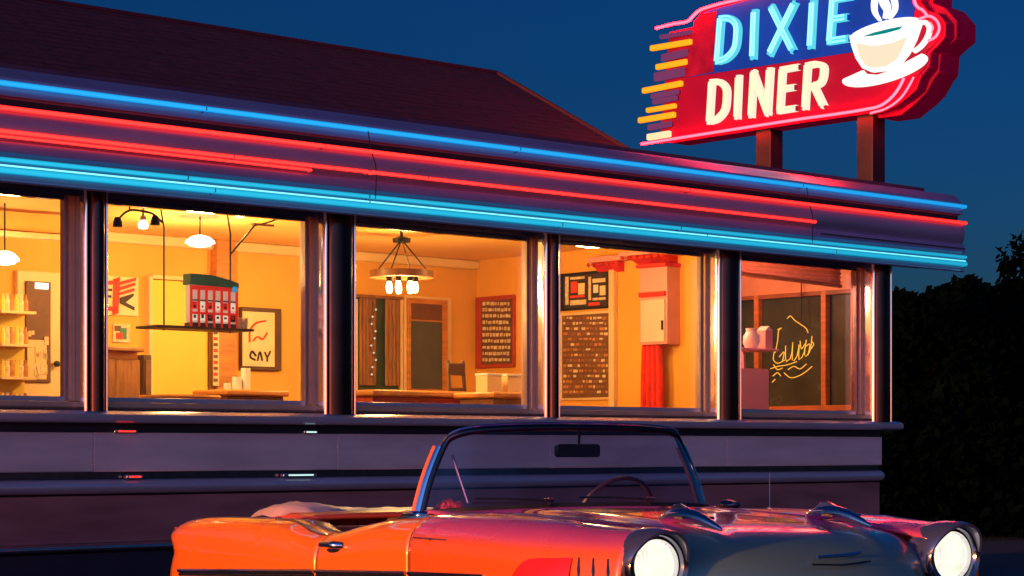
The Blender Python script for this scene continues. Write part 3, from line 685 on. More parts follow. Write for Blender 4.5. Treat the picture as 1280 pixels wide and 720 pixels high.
# furniture under the second window
def counter(name, label, x0, x1, d, ztop, m, mt, group=None):
    s0 = on_d(x0, 490, d)[0]; s1 = on_d(x1, 490, d)[0]
    t = thing(name, label, 'counter', (s0 + s1) / 2, d, FLOOR, group)
    b = MB(); b.box((s0 + .03, d - .2, FLOOR), (s1 - .03, d + .2, ztop - .05), m)
    for k in range(4):
        w_ = (s1 - s0 - .1) / 4; b.box((s0 + .06 + k * w_, d - .212, FLOOR + .12), (s0 + .02 + (k + 1) * w_, d - .2, ztop - .12), m)
    b.build('cabinet', t, bevel=.006)
    b = MB(); b.box((s0, d - .25, ztop - .05), (s1, d + .25, ztop), mt); b.build('counter_top', t, bevel=.015)
    return t
zc = on_d(300, 488, 2.0)[1]; counter('service_counter', 'wooden service counter below the framed poster', 262, 340, 2.0, zc, 'brown_wood', 'orange_wood')
zc2 = on_d(215, 494, 1.6)[1]
t = thing('round_table', 'round table top edge showing under the yellow door', 'table', *mid(225, 520, 1.6)[:2], FLOOR)
c = mid(225, 494, 1.6)
b = MB(); b.lathe([(0, .03), (.30, .03), (.31, .015), (.30, 0), (0, -.01)], lambda x, y, h: (c[0] + x, c[1] + y, zc2 - .03 + h), 'orange_wood', 28); b.build('table_top', t)
b = MB(); b.lathe([(.03, zc2 - .05), (.03, FLOOR + .06), (.2, FLOOR + .02), (.2, FLOOR)], lambda x, y, h: (c[0] + x, c[1] + y, h), 'black_iron', 16); b.build('pedestal', t)
for x, w_, h_, lab in ((284, 5, .05, 'smallest white candle on the service counter, leftmost of three'), (296, 7, .10, 'middle white candle on the service counter'), (307, 7, .17, 'tallest white candle on the service counter, rightmost of three')):
    s_ = on_d(x, 480, 1.85)[0]; r_ = w_ * .0055
    t = thing('candle', lab, 'candle', s_, 1.85, zc, 'candles on the service counter')
    b = MB(); b.lathe([(0, 0), (r_, 0), (r_, h_), (r_ * .7, h_ - .008), (0, h_ - .01)], lambda x, y, h: (s_ + x, 1.85 + y, zc + .001 + h), 'white_enamel', 16); b.build('wax', t)
    b = MB(); b.tube([(s_, 1.85, zc + h_ - .01), (s_, 1.85, zc + h_ + .012)], .003, 'black_iron', 5); b.build('wick', t)
t = thing('high_booth', 'brown wooden booth back at the left foot of the second window', 'booth', *mid(152, 470, 2.3)[:2], FLOOR)
s0 = on_d(120, 450, 2.3)[0]; s1 = on_d(168, 450, 2.3)[0]; z1 = on_d(150, 440, 2.3)[1]; z2 = on_d(150, 462, 2.3)[1]
b = MB(); b.box((s0, 2.25, FLOOR), (s1, 2.32, z1), 'orange_wood')
for k in range(5): x = s0 + (s1 - s0) * (k + .5) / 5; b.box((x - .045, 2.236, FLOOR + .3), (x + .045, 2.25, z1 - .06), 'brown_wood')
b.build('back', t, bevel=.006)
b = MB(); b.box((s0, 2.18, z1), (s1 + .02, 2.36, z1 + .035), 'brown_wood'); b.build('top_rail', t, bevel=.01)
b = MB(); b.box((s0, 1.8, FLOOR + .42), (s1, 2.24, FLOOR + .5), 'red_vinyl'); b.build('seat', t, bevel=.03)
b = MB(); b.box((s0, 1.84, FLOOR), (s1, 2.24, FLOOR + .42), 'brown_wood'); b.build('seat_box', t)
s0 = on_d(171, 450, 2.4)[0]; s1 = on_d(181, 450, 2.4)[0]; z1 = on_d(176, 444, 2.4)[1]
t = thing('narrow_cabinet', 'narrow dark cabinet between the booth and the yellow door', 'cabinet', (s0 + s1) / 2, 2.4, FLOOR)
b = MB(); b.box((s0, 2.3, FLOOR), (s1, 2.6, z1), 'dark_wood'); b.build('body', t, bevel=.006)
b = MB(); b.box((s0 + .01, 2.285, FLOOR + .1), (s1 - .01, 2.3, z1 - .04), 'board_brown'); b.build('door', t, bevel=.004)

# third window
cx, cd = 502, 1.35
hub = mid(cx, 303, cd); ring = mid(cx, 343, cd); HR = .245
t = thing('chandelier', 'wagon wheel chandelier with glowing jar bulbs in the third window', 'chandelier', *hub)
b = MB(); b.lathe([(.0, .0), (.07, 0), (.075, .03), (.03, .045), (.012, .05), (.012, CEIL - hub[2])], lambda x, y, h: (hub[0] + x, hub[1] + y, hub[2] + h), 'black_iron', 18); b.build('ceiling_rose', t)
b = MB(); zr0 = ring[2]
b.lathe([(HR, -.03), (HR + .012, -.028), (HR + .012, .028), (HR, .03), (HR - .04, .03), (HR - .04, -.03), (HR, -.03)], lambda x, y, h: (ring[0] + x, ring[1] + y, zr0 + h), 'brown_wood', 36); wheel = b.build('wheel_ring', t)
b = MB()
for k in range(3):
    a = PI * k / 3 + .3; b.tube([(ring[0] - HR * math.cos(a), ring[1] - HR * math.sin(a), zr0), (ring[0] + HR * math.cos(a), ring[1] + HR * math.sin(a), zr0)], .014, 'brown_wood', 6)
b.build('spoke', wheel)
for k in range(4):
    a = PI / 2 * k + .5; b = MB(); b.tube([(hub[0] + .02 * math.cos(a), hub[1] + .02 * math.sin(a), hub[2]), (ring[0] + (HR - .02) * math.cos(a), ring[1] + (HR - .02) * math.sin(a), zr0 + .02)], .006, 'black_iron', 6); b.build('chain', t)
for k in range(7):
    a = 2 * PI / 7 * k + .2; r_ = .11; bx_, by_ = ring[0] + r_ * math.cos(a), ring[1] + r_ * math.sin(a)
    b = MB(); b.lathe([(.0, -.02), (.022, -.02), (.024, -.055), (.03, -.06)], lambda x, y, h: (bx_ + x, by_ + y, zr0 + h), 'black_iron', 10); sk = b.build('socket', t)
    b = MB(); b.lathe([(.016, -.06), (.024, -.085), (.027, -.115), (.02, -.145), (0, -.152)], lambda x, y, h: (bx_ + x, by_ + y, zr0 + h), 'lamp_warm', 12); b.build('bulb', sk)
LC = (hub[0], hub[1], zr0 - .24)
t = thing('curtained_window', 'dark inner window with brown curtains left of the chandelier', 'window', *mid(470, 487, W))
b = MB(); pbox(b, 444, 373, 496, 490, W, .02, 'dark_glass'); b.build('pane', t)
for xa, xb, n in ((445, 466, 5), (477, 496, 4)):
    b = MB(); s0, s1 = on_d(xa, 400, W)[0], on_d(xb, 400, W)[0]; z0, z1 = on_d(470, 482, W)[1], on_d(470, 374, W)[1]
    rows = [[(s0 + (s1 - s0) * k / 30, W - .05 - .02 * math.sin(k / 30 * n * 2 * PI), z) for k in range(31)] for z in (z0, (z0 + z1) / 2, z1)]
    b.grid(rows, 'curtain_cloth'); b.build('curtain', t)
b = MB(); pbox(b, 441, 370, 498, 373.5, W, .08, 'brown_wood'); pbox(b, 497, 374, 500, 490, W, .04, 'cream_paint'); pbox(b, 441, 374, 444, 490, W, .04, 'cream_paint'); b.build('frame', t)
t = thing('string_lights', 'string of tiny lights hanging down the brown curtains', 'string lights', *mid(466, 470, W))
b = MB(); P = [on_d(466 + 3 * math.sin(k * .9), 378 + k * 4.5, W - .1) for k in range(22)]; b.tube([(p[0], W - .1, p[1]) for p in P], .003, 'black_iron', 4); wr = b.build('cable', t)
for p in P[2::2]:
    b = MB(); b.lathe([(0, -.012), (.012, 0), (0, .012)], lambda x, y, h, p=p: (p[0] + x, W - .112 + y, p[1] + h), 'model_light', 8); b.build('bulb', wr)
t = thing('glazed_door', 'door with tall blue grey glass right of the chandelier', 'door', on_d(533, 430, W)[0], W, FLOOR)
b = MB(); pbox(b, 503, 371, 562, 640, W, .03, 'cream_paint'); b.build('door_frame', t, bevel=.004)
b = MB(); pbox(b, 508, 374, 557, 640, W - .031, .03, 'orange_wood'); lf = b.build('door_leaf', t, bevel=.004)
b = MB(); pbox(b, 514, 402, 552, 486, W - .062, .008, 'blue_dark_glass'); pbox(b, 514, 380, 552, 400, W - .062, .008, 'board_brown'); b.build('glazing', lf)
t = thing('letter_board', 'red framed menu board with rows of small lettering beside the chandelier', 'menu board', PART, on_s(621, 420, PART)[0], on_s(621, 462, PART)[1])
b = MB(); qbox(b, 597, 370, 645, 460, PART, .03, 'red_wood'); b.build('frame', t, bevel=.005)
b = MB(); qbox(b, 602, 375, 640, 455, PART - .031, .004, 'board_brown'); bo = b.build('board', t)
b = MB(); rnd = random.Random(5)
for r in range(10):
    y = 377 + r * 7.8; x = 603.5
    while x < 637:
        w_ = 1.2 + rnd.random() * 3.2; qbox(b, x, y + 1 - rnd.random(), min(x + w_, 638), y + 4 + rnd.random(), PART - .036, .004, 'chalk'); x += w_ + .8 + rnd.random()
b.build('lettering', bo, smooth=0)
zc3 = on_d(500, 489, 1.3)[1]; counter('lunch_counter', 'reddish wooden lunch counter under the chandelier', 442, 562, 1.3, zc3, 'red_wood', 'orange_wood')
zc4 = on_d(622, 491, .7)[1]; counter('side_counter', 'short wooden side counter carrying two white boxes', 592, 654, .7, zc4, 'brown_wood', 'orange_wood')
for x0, x1, lab in ((602, 620, 'left white paper box on the side counter below the menu board'), (627, 645, 'right white paper box on the side counter below the menu board')):
    s0, s1 = on_d(x0, 480, .7)[0], on_d(x1, 480, .7)[0]; zz = on_d(611, 467, .7)[1]
    t = thing('paper_box', lab, 'box', (s0 + s1) / 2, .7, zc4, 'white boxes on the side counter')
    b = MB(); b.box((s0, .63, zc4 + .001), (s1, .77, zz - .02), 'cream_paint'); b.build('carton', t, bevel=.004)
    b = MB(); b.box((s0 - .004, .625, zz - .02), (s1 + .004, .775, zz), 'white_enamel'); b.build('lid', t, bevel=.004)
s_, _ = on_d(588, 480, 1.0); zz = on_d(588, 450, 1.0)[1]
t = thing('bar_chair', 'slim dark chair standing left of the side counter', 'chair', s_, 1.0, FLOOR)
b = MB(); b.box((s_ - .10, .83, zz - .42), (s_ + .10, 1.17, zz - .38), 'brown_wood'); b.build('seat', t, bevel=.01)
for sx_ in (-.08, .08):
    b = MB(); b.tube([(s_ + sx_, 1.15, FLOOR), (s_ + sx_, 1.15, zz - .4), (s_ + sx_, 1.19, zz)], .016, 'dark_wood', 8); b.build('leg', t)
    b = MB(); b.tube([(s_ + sx_, .85, FLOOR), (s_ + sx_, .85, zz - .4)], .016, 'dark_wood', 8); b.build('leg', t)
b = MB(); b.box((s_ - .09, 1.165, zz - .12), (s_ + .09, 1.195, zz - .02), 'dark_wood'); b.box((s_ - .09, 1.16, zz - .28), (s_ + .09, 1.185, zz - .22), 'dark_wood'); b.build('backrest', t, bevel=.006)
c = (PART - .05, on_s(591, 327, PART)[0] - .04, on_s(591, 327, PART)[1])
t = thing('wall_camera', 'tiny black ceiling camera in the corner above the menu board', 'camera', *c)
b = MB(); b.lathe([(0, -.03), (.025, -.022), (.032, 0), (.03, .03), (0, .035)], lambda x, y, h: (c[0] + x, c[1] + y, c[2] + h), 'black_iron', 12); b.build('dome', t)
b = MB(); b.tube([(c[0], c[1], c[2] + .03), (c[0] + .05, c[1], c[2] + .05)], .008, 'black_iron', 6); b.build('arm', t)

# fourth window: the partition carries boards, cupboard and a red curtain
def qthing(name, label, cat, x, y, s=PART): d_, z_ = on_s(x, y, s); return thing(name, label, cat, s, d_, z_)
t = qthing('picture_board', 'black framed board of red and white pictures above the chalk menu', 'menu board', 733, 387)
b = MB(); qbox(b, 702, 340, 763, 387, PART, .03, 'black_iron'); b.build('frame', t, bevel=.004)
b = MB(); qbox(b, 705, 343, 760, 384, PART - .031, .004, 'board_black'); bo = b.build('board', t)
b = MB()
for x0, y0, x1, y1, m in ((707, 346, 711, 381, 'chalk'), (713, 346, 731, 349, 'chalk'), (714, 352, 722, 366, 'red_print'), (723, 354, 731, 368, 'poster_paper'), (713, 369, 731, 372, 'red_print'), (713, 375, 733, 381, 'chalk'), (736, 346, 739, 375, 'chalk'), (741, 348, 757, 353, 'poster_paper'), (742, 356, 748, 366, 'white_enamel'), (750, 357, 757, 369, 'poster_paper'), (741, 372, 757, 375, 'chalk'), (736, 378, 750, 382, 'red_print')):
    qbox(b, x0, y0, x1, y1, PART - .036, .005, m)
b.build('print', bo, smooth=0)
t = qthing('chalk_menu', 'dark menu board crowded with rows of writing left in the fourth window', 'menu board', 733, 498)
b = MB(); qbox(b, 701, 390, 764, 500, PART, .025, 'cream_paint'); b.build('frame', t, bevel=.004)
b = MB(); qbox(b, 703, 393, 762, 497, PART - .026, .004, 'board_brown'); bo = b.build('board', t)
b = MB(); rnd = random.Random(8)
for r in range(15):
    y = 396 + r * 6.6; x = 704.5
    while x < 758:
        w_ = 1.5 + rnd.random() * 4; qbox(b, x, y, min(x + w_, 760), y + 2.2 + rnd.random() * 1.4, PART - .031, .004, 'brown_wood' if rnd.random() < .45 else ('chalk' if rnd.random() < .5 else 'orange_wood')); x += w_ + 1 + rnd.random()
b.build('lettering', bo, smooth=0)
t = qthing('cream_pilaster', 'cream door frame around the boards in the fourth window', 'door frame', 733, 505)
b = MB(); qbox(b, 694, 335, 700, 640, PART, .05, 'cream_paint'); b.build('upright', t, bevel=.004)
b = MB(); qbox(b, 765.5, 320, 772, 640, PART, .05, 'cream_paint'); b.build('upright', t, bevel=.004)
def bracket(x0, x1, y0, y1, th, label):
    t = qthing('ornate_bracket', label, 'bracket', (x0 + x1) / 2, y1)
    d0_, z1_ = on_s(x1, y0, PART); d1_, _ = on_s(x0, y0, PART); _, z0_ = on_s((x0 + x1) / 2, y1, PART); h = z1_ - z0_
    b = MB(); b.box((PART - th, d0_, z1_ - h * .35), (PART, d1_, z1_), 'pink_enamel'); b.build('shelf_slab', t, bevel=.008)
    b = MB()
    prof_ = [(0, 0), (th * .35, h * .1), (th * .6, h * .32), (th * .9, h * .4), (th * .9, h * .64), (0, h * .64)]
    b.prism(prof_, lambda p, q, hh: (PART - p, hh, z0_ + q), d0_ + (d1_ - d0_) * .15, d1_ - (d1_ - d0_) * .15, 'red_cloth'); b.build('corbel', t, bevel=.005)
    b = MB()
    for k in range(7): dd = d0_ + (d1_ - d0_) * (k + .5) / 7; b.lathe([(0, -.02), (.02, 0), (0, .02)], lambda x, y, h_, dd=dd: (PART - th * .9 - .015 + x, dd + y, z1_ - h * .5 + h_), 'red_print', 8)
    b.build('beading', t)
bracket(745, 787, 319, 341, .12, 'smaller pink and red carved bracket above the dark menu boards')
bracket(795, 857, 311, 331, .22, 'wider pink and red carved bracket above the wall cupboard')
t = qthing('wall_cupboard', 'pale pink wall cupboard with a sloping hood under the wide bracket', 'cupboard', 822, 437)
d0_, zt_ = on_s(850, 334, PART); d1_, _ = on_s(816, 334, PART); _, zb_ = on_s(822, 432, PART)
b = MB(); b.box((PART - .16, d0_, zb_), (PART, d1_, zt_), 'pink_enamel'); b.build('carcass', t, bevel=.006)
b = MB(); b.box((PART - .20, d0_ - .015, zt_), (PART, d1_ + .015, zt_ + .03), 'red_cloth'); b.build('cornice', t, bevel=.006)
b = MB(); b.box((PART - .175, d0_ + .02, zb_ + .02), (PART - .16, d1_ - .02, zb_ + (zt_ - zb_) * .58), 'pale_door'); dd_ = b.build('door', t, bevel=.005)
b = MB(); b.box((PART - .19, d0_ + .01, zb_ + (zt_ - zb_) * .62), (PART - .16, d1_ - .01, zb_ + (zt_ - zb_) * .68), 'red_cloth'); b.build('ledge', t, bevel=.004)
b = MB(); b.box((PART - .188, d0_ + .03, zb_ + .12), (PART - .175, d0_ + .045, zb_ + .2), 'black_iron'); b.build('handle', dd_)
t = qthing('red_curtain', 'gathered red curtain hanging below the pink wall cupboard', 'curtain', 815, 510)
d0_, zt_ = on_s(839, 428, PART); d1_, _ = on_s(813, 428, PART)
rows = []
for z, k in ((zt_, .8), (zt_ - .06, .9), (zt_ - .3, 1), (FLOOR + .1, 1.1)):
    rows.append([(PART - .10 - .045 * abs(math.sin(j / 40 * 4 * PI)) ** .6, (d0_ + d1_) / 2 + (d1_ - d0_) / 2 * k * (2 * j / 40 - 1), z) for j in range(41)])
b = MB(); b.grid(rows, 'red_cloth'); b.build('cloth', t)
b = MB(); b.tube([(PART - .10, d0_ - .02, zt_ + .005), (PART - .10, d1_ + .02, zt_ + .005)], .012, 'brown_wood', 8); b.build('rod', t)
LD = mid(735, 305, .35)

# last window: rolled blind, shelf with ware, yellow script sign
t = thing('rolled_blind', 'rolled pinkish fabric blind across the top of the rightmost window', 'blind', 3.4, .25, 2.7)
z0, z1 = on_d(1000, 352, .25)[1], 2.90
b = MB(); rows = []
for k in range(13): rows.append([(s_, .26 + .012 * math.sin(k * 2.1), z0 + (z1 - z0) * k / 12 + (.05 if s_ < 3 else 0) * (1 - k / 12)) for s_ in np.linspace(2.54, 4.24, 12)])
b.grid(rows, 'blind_cloth'); b.build('cloth', t, solid=.004)
b = MB(); b.tube([(2.54, .26, z0 + .04), (4.24, .26, z0 - .01)], .018, 'orange_wood', 8); b.build('bottom_rail', t)
t = thing('script_sign', 'yellow neon script sign glowing before dark glass in the rightmost window', 'sign', *on_s(990, 475, EW0 - .06) and (EW0 - .06, *on_s(990, 475, EW0 - .06)))
NS = EW0 - .06
def scr(pts, r=.0042, n=30, parent=t):
    P = spline([on_s(x, y, NS) for x, y in pts], n); b = MB(); b.tube([(NS, p[0], p[1]) for p in P], r, 'script_yellow', 6); return b
STR = [[(969, 441), (972, 426), (974, 412), (977, 410), (972, 412)], [(984, 398), (988, 395), (993, 400), (1000, 405), (1008, 411), (1010, 416)], [(968, 438), (967, 450), (972, 454), (981, 450)], [(982, 432), (983, 452), (988, 448), (991, 428), (991, 452), (996, 446), (999, 430), (999, 450), (1004, 444), (1008, 424), (1006, 446), (1012, 440), (1015, 420)],
       [(963, 461), (972, 458), (984, 456), (996, 452)], [(980, 466), (988, 472), (998, 470), (1008, 464), (1015, 458)], [(966, 470), (972, 466), (976, 470)], [(1014, 436), (1017, 430), (1014, 426)], [(974, 446), (980, 440), (978, 452)], [(985, 462), (992, 458), (1000, 461), (1008, 455)], [(967, 456), (972, 462), (978, 460)], [(1006, 434), (1012, 430), (1010, 444)], [(965, 478), (969, 474)], [(1000, 426), (1002, 436), (1006, 430)]]
for st in STR: scr(st).build('neon_tube', t)
b = MB(); b.lathe([(0, 0), (.006, 0), (.006, .5)], lambda x, y, h: (NS + .02 + x, on_s(1000, 400, NS)[0] + y, on_s(1000, 400, NS)[1] + h - .02), 'black_iron', 6); b.build('hanger', t)
t = thing('corner_shelf', 'pink corner shelf at the left of the rightmost window', 'shelf', 3.05, .5, FLOOR)
zsh = on_d(940, 436, .5)[1]; zsl = on_d(940, 461, .5)[1]
s0, s1 = 2.56, on_d(961, 436, .5)[0]
b = MB(); b.box((s0, .38, zsh - .02), (s1, .64, zsh), 'pink_enamel'); b.build('shelf_board', t, bevel=.004)
b = MB(); b.box((s0, .42, FLOOR), (s1 - .08, .66, zsl), 'pink_enamel'); b.build('cabinet', t, bevel=.02)
b = MB(); b.box((s0, .62, zsl), (s0 + .03, .66, zsh - .02), 'pink_enamel'); b.box((s1 - .2, .62, zsl), (s1 - .17, .66, zsh - .02), 'pink_enamel'); b.build('riser', t)
c = mid(939, 430, .5)
t = thing('white_pitcher', 'white round pitcher on the pink corner shelf', 'pitcher', c[0], c[1], zsh)
b = MB(); b.lathe([(0, .001), (.05, .001), (.075, .05), (.07, .11), (.045, .15), (.05, .18), (.04, .18), (.035, .15), (0, .12)], lambda x, y, h: (c[0] + x, c[1] + y, zsh + h), 'white_enamel', 18); b.build('body', t)
b = MB(); b.tube([(c[0] + .06, c[1], zsh + .05), (c[0] + .11, c[1], zsh + .07), (c[0] + .11, c[1], zsh + .12), (c[0] + .05, c[1], zsh + .14)], .01, 'white_enamel', 8); b.build('handle', t)
c = mid(956, 430, .55)
t = thing('pink_carton', 'tall pink carton beside the white pitcher', 'carton', c[0], c[1], zsh)
b = MB(); b.box((c[0] - .05, c[1] - .05, zsh + .001), (c[0] + .05, c[1] + .05, zsh + .17), 'pink_enamel'); b.build('carton', t, bevel=.004)
b = MB(); b.prism([(-.05, .17), (.05, .17), (0, .21)], lambda p, q, h: (c[0] + p, h, zsh + q), c[1] - .05, c[1] + .05, 'white_enamel'); b.build('gable_top', t)
c = mid(936, 385, .5)
t = thing('wall_dispenser', 'small pale red dispenser above the corner shelf', 'dispenser', PART + .1, .5, zsh + .2)
b = MB(); b.box((PART + .1, .45, zsh + .22), (PART + .2, .62, zsh + .48), 'pink_enamel'); b.build('case', t, bevel=.02)
b = MB(); b.box((PART + .2, .48, zsh + .25), (PART + .206, .59, zsh + .34), 'white_enamel'); b.build('tray', t, bevel=.003)

# ------------------------------------------------------------------ the convertible; own axes x = to its left, y = rearward, z up
car = bpy.data.objects.new('convertible_car', None); COL.objects.link(car)
car.location = (1.093, 8.09, 0); car.rotation_euler = (0, 0, math.radians(30.4))
tag(car, 'orange fifties convertible with lit round headlights and top folded down', 'car')
def carpart(b, name, parent=None, **k):
    return b.build(name, parent or car, **k)

ST = [   # station, then (half width, height) from the sill over the shoulder to the inner edge
 (-.07, [(.79, .40), (.84, .50), (.853, .62), (.855, .73), (.850, .83), (.828, .905), (.78, .955), (.71, .972), (.64, .952), (.595, .915)]),
 (.14, [(.84, .31), (.885, .46), (.90, .62), (.90, .76), (.89, .85), (.862, .918), (.80, .962), (.72, .978), (.65, .960), (.602, .945)]),
 (.5, [(.86, .27), (.91, .45), (.93, .62), (.935, .77), (.93, .868), (.902, .932), (.84, .977), (.76, .993), (.67, .984), (.602, .970)]),
 (1.0, [(.86, .26), (.915, .45), (.94, .62), (.945, .78), (.94, .88), (.912, .942), (.85, .985), (.77, 1.0), (.68, .998), (.602, .990)]),
 (1.38, [(.86, .26), (.92, .45), (.945, .62), (.95, .78), (.945, .885), (.918, .942), (.86, .978), (.78, .992), (.69, .998), (.602, .998)]),
 (1.39, [(.86, .26), (.92, .45), (.945, .62), (.95, .78), (.945, .885), (.918, .942), (.86, .978), (.82, .988), (.78, .988), (.752, .978)]),
 (1.7, [(.86, .26), (.92, .45), (.945, .62), (.95, .77), (.945, .865), (.922, .922), (.875, .956), (.83, .966), (.79, .964), (.76, .953)]),
 (1.98, [(.86, .26), (.92, .45), (.945, .62), (.95, .75), (.945, .835), (.925, .888), (.88, .920), (.835, .930), (.79, .928), (.76, .918)]),
 (2.29, [(.86, .26), (.92, .45), (.945, .62), (.95, .73), (.945, .80), (.925, .848), (.885, .876), (.84, .885), (.79, .883), (.755, .872)]),
 (2.46, [(.86, .26), (.92, .45), (.943, .62), (.948, .73), (.942, .805), (.924, .855), (.885, .884), (.84, .894), (.79, .892), (.745, .882)]),
 (2.73, [(.86, .26), (.918, .45), (.94, .62), (.945, .74), (.938, .83), (.92, .885), (.88, .915), (.83, .926), (.77, .925), (.70, .917)]),
 (3.2, [(.85, .26), (.91, .45), (.933, .62), (.938, .75), (.93, .845), (.91, .90), (.87, .918), (.82, .926), (.75, .923), (.69, .912)]),
 (3.8, [(.84, .30), (.895, .46), (.918, .62), (.922, .75), (.914, .85), (.895, .88), (.86, .906), (.81, .912), (.74, .902), (.68, .888)]),
 (4.12, [(.82, .36), (.875, .48), (.902, .62), (.908, .74), (.90, .835), (.885, .856), (.855, .878), (.805, .884), (.74, .873), (.68, .86)]),
 (4.27, [(.80, .40), (.86, .50), (.888, .62), (.895, .73), (.888, .81), (.872, .828), (.84, .844), (.80, .848), (.74, .84), (.68, .83)])]
SX = [s for s, _ in ST]; SY = np.array([p for _, p in ST])
WHEELS = (.78, 3.42); WR = .345
def section(l, n=34, inner=None):
    i = 0
    if l <= 1.38: P = cubic(SX[:5], SY[:5], l)
    else: P = cubic(SX[5:], SY[5:], l)
    P = np.array(P)
    q = np.array(spline(P, 120)); zmin = P[0][1]
    for wc in WHEELS:
        dl = l - wc
        if abs(dl) < .43:
            za = .345 + math.sqrt(.43 ** 2 - dl * dl); zmin = max(zmin, min(za, .59))
    k0 = int(np.argmax(q[:, 1] >= zmin - 1e-6)); q = q[k0:]
    cs = np.concatenate([[0], np.cumsum(np.linalg.norm(q[1:] - q[:-1], axis=1))]); out = []
    for k in range(n):
        t = cs[-1] * k / (n - 1); out.append((float(np.interp(t, cs, q[:, 0])), float(np.interp(t, cs, q[:, 1]))))
    return out
def tail(l, z):                              # the notch under the fin
    if l < 3.85: return 0
    k = ((l - 3.85) / .42) ** 2
    return k * float(np.interp(z, [.3, .5, .60, .67, .72, .77, .82, .86, .9], [.03, .02, -.01, -.06, -.10, -.075, -.02, .0, .0]))
def flank(l0, l1, side, n, m, name, parent=None, thick=.018):
    rows = []
    for k in range(n + 1):
        l = l0 + (l1 - l0) * k / n
        rows.append([(side * w, l + tail(l, z), z) for w, z in section(l)])
    b = MB(); b.grid(rows, m); o = carpart(b, name, parent, smooth=50, solid=thick, off=0); return o
def seam_back(l, side, par):
    b = MB(); b.grid([[(side * (w + .0065), q, z + (.004 if z > .86 else 0)) for w, z in section(l)] for q in (l - .02, l + .02)], 'black_rubber'); carpart(b, 'seam_shade_strip', par)  # black strip added in the door gap to stand for its shade
SIDES = ((-1, 'near'), (1, 'far'))
fend, doors, quarters = [], [], []
for sd, _ in SIDES:
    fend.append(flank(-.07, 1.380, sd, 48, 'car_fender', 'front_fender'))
    doors.append(flank(1.387, 2.286, sd, 30, 'car_orange', 'door'))
    quarters.append(flank(2.293, 4.27, sd, 50, 'car_orange', 'rear_quarter'))
for k, sd in enumerate((-1, 1)):
    seam_back(1.3835, sd, doors[k]); seam_back(2.2895, sd, doors[k])
# hood: spine heights along the length, widened with two soft windsplits
HP = [(1.375, 1.018), (1.1, 1.016), (.8, 1.011), (.5, 1.0), (.3, .990), (.14, .975), (.03, .955), (-.05, .925), (-.105, .88), (-.135, .82), (-.145, .76), (-.14, .70)]
hs = spline(HP, 46)
b = MB(); rows = []
for l, z in hs:
    r = []
    for k in range(41):
        t = -1 + 2 * k / 40; w = .594 * t
        zz = z - .030 * abs(t) ** 2.2 + (.012 * math.exp(-((abs(w) - .36) / .06) ** 2) if z > .9 else 0)
        ll = l + .075 * abs(t) ** 2.5 * max(0, min(1, (.35 - l) / .4))
        r.append((w, ll, zz))
    rows.append(r)
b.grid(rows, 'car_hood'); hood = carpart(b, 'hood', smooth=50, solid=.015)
# emblem bar and V on the hood nose
b = MB(); b.tube([(-.02, -.148, .868), (.13, -.147, .872), (.20, -.135, .880)], [.006, .009, .005], 'chrome', 8); b.tube([(-.05, -.158, .842), (.1, -.157, .836), (.24, -.145, .846)], .004, 'black_trim', 6); carpart(b, 'emblem', hood)
for w0 in (-.36, .36):                       # twin rocket ornaments
    b = MB(); P = [(w0, .40, 1.004), (w0, .30, 1.018), (w0, .20, 1.020), (w0, .12, 1.008), (w0, .05, .990), (w0, -.01, .973)]
    b.tube(spline(P, 24), [.004 + .025 * math.sin(PI * min(1, (k / 23) ** .75 * .98 + .02)) ** .8 for k in range(24)], 'chrome', 12)
    o = carpart(b, 'hood_ornament')
    b = MB()
    b.prism([(.36, 1.02), (.30, 1.062), (.26, 1.066), (.18, 1.040), (.09, 1.008)], lambda p, q, h: (w0 + h, p, q), -.007, .007, 'chrome'); carpart(b, 'fin', o, bevel=.003)
    b = MB(); b.prism([(-.075, .14), (0, .24), (.075, .14), (.03, .26), (0, .34), (-.03, .26)], lambda p, q, h: (w0 + p, q, 1.012 + h), -.006, .006, 'dark_chrome'); carpart(b, 'wing', o, bevel=.002)
# nose below the hood: grille, bumper, pans
b = MB(); b.box((-.62, -.06, .30), (.62, -.02, .70), 'black_trim'); carpart(b, 'grille', bevel=.01)
b = MB()
for k in range(6): b.tube([(-.66, -.065, .46 + k * .04), (.66, -.065, .46 + k * .04)], .007, 'chrome', 6)
carpart(b, 'grille_bars')
b = MB(); P = [(-.93, .25, .46), (-.92, .02, .46), (-.82, -.15, .46), (-.5, -.21, .46), (0, -.23, .46), (.5, -.21, .46), (.82, -.15, .46), (.92, .02, .46), (.93, .25, .46)]
b.tube(spline(P, 50), .075, 'chrome', 10, squash=.55); bump_ = carpart(b, 'front_bumper')
for w0 in (-.42, .42):
    b = MB(); b.lathe([(.0, -.07), (.05, -.05), (.065, 0), (.05, .07), (0, .10)], lambda x, y, h: (w0 + x, -.25 + y * .8, .50 + h), 'chrome', 14); carpart(b, 'bumper_guard', bump_)
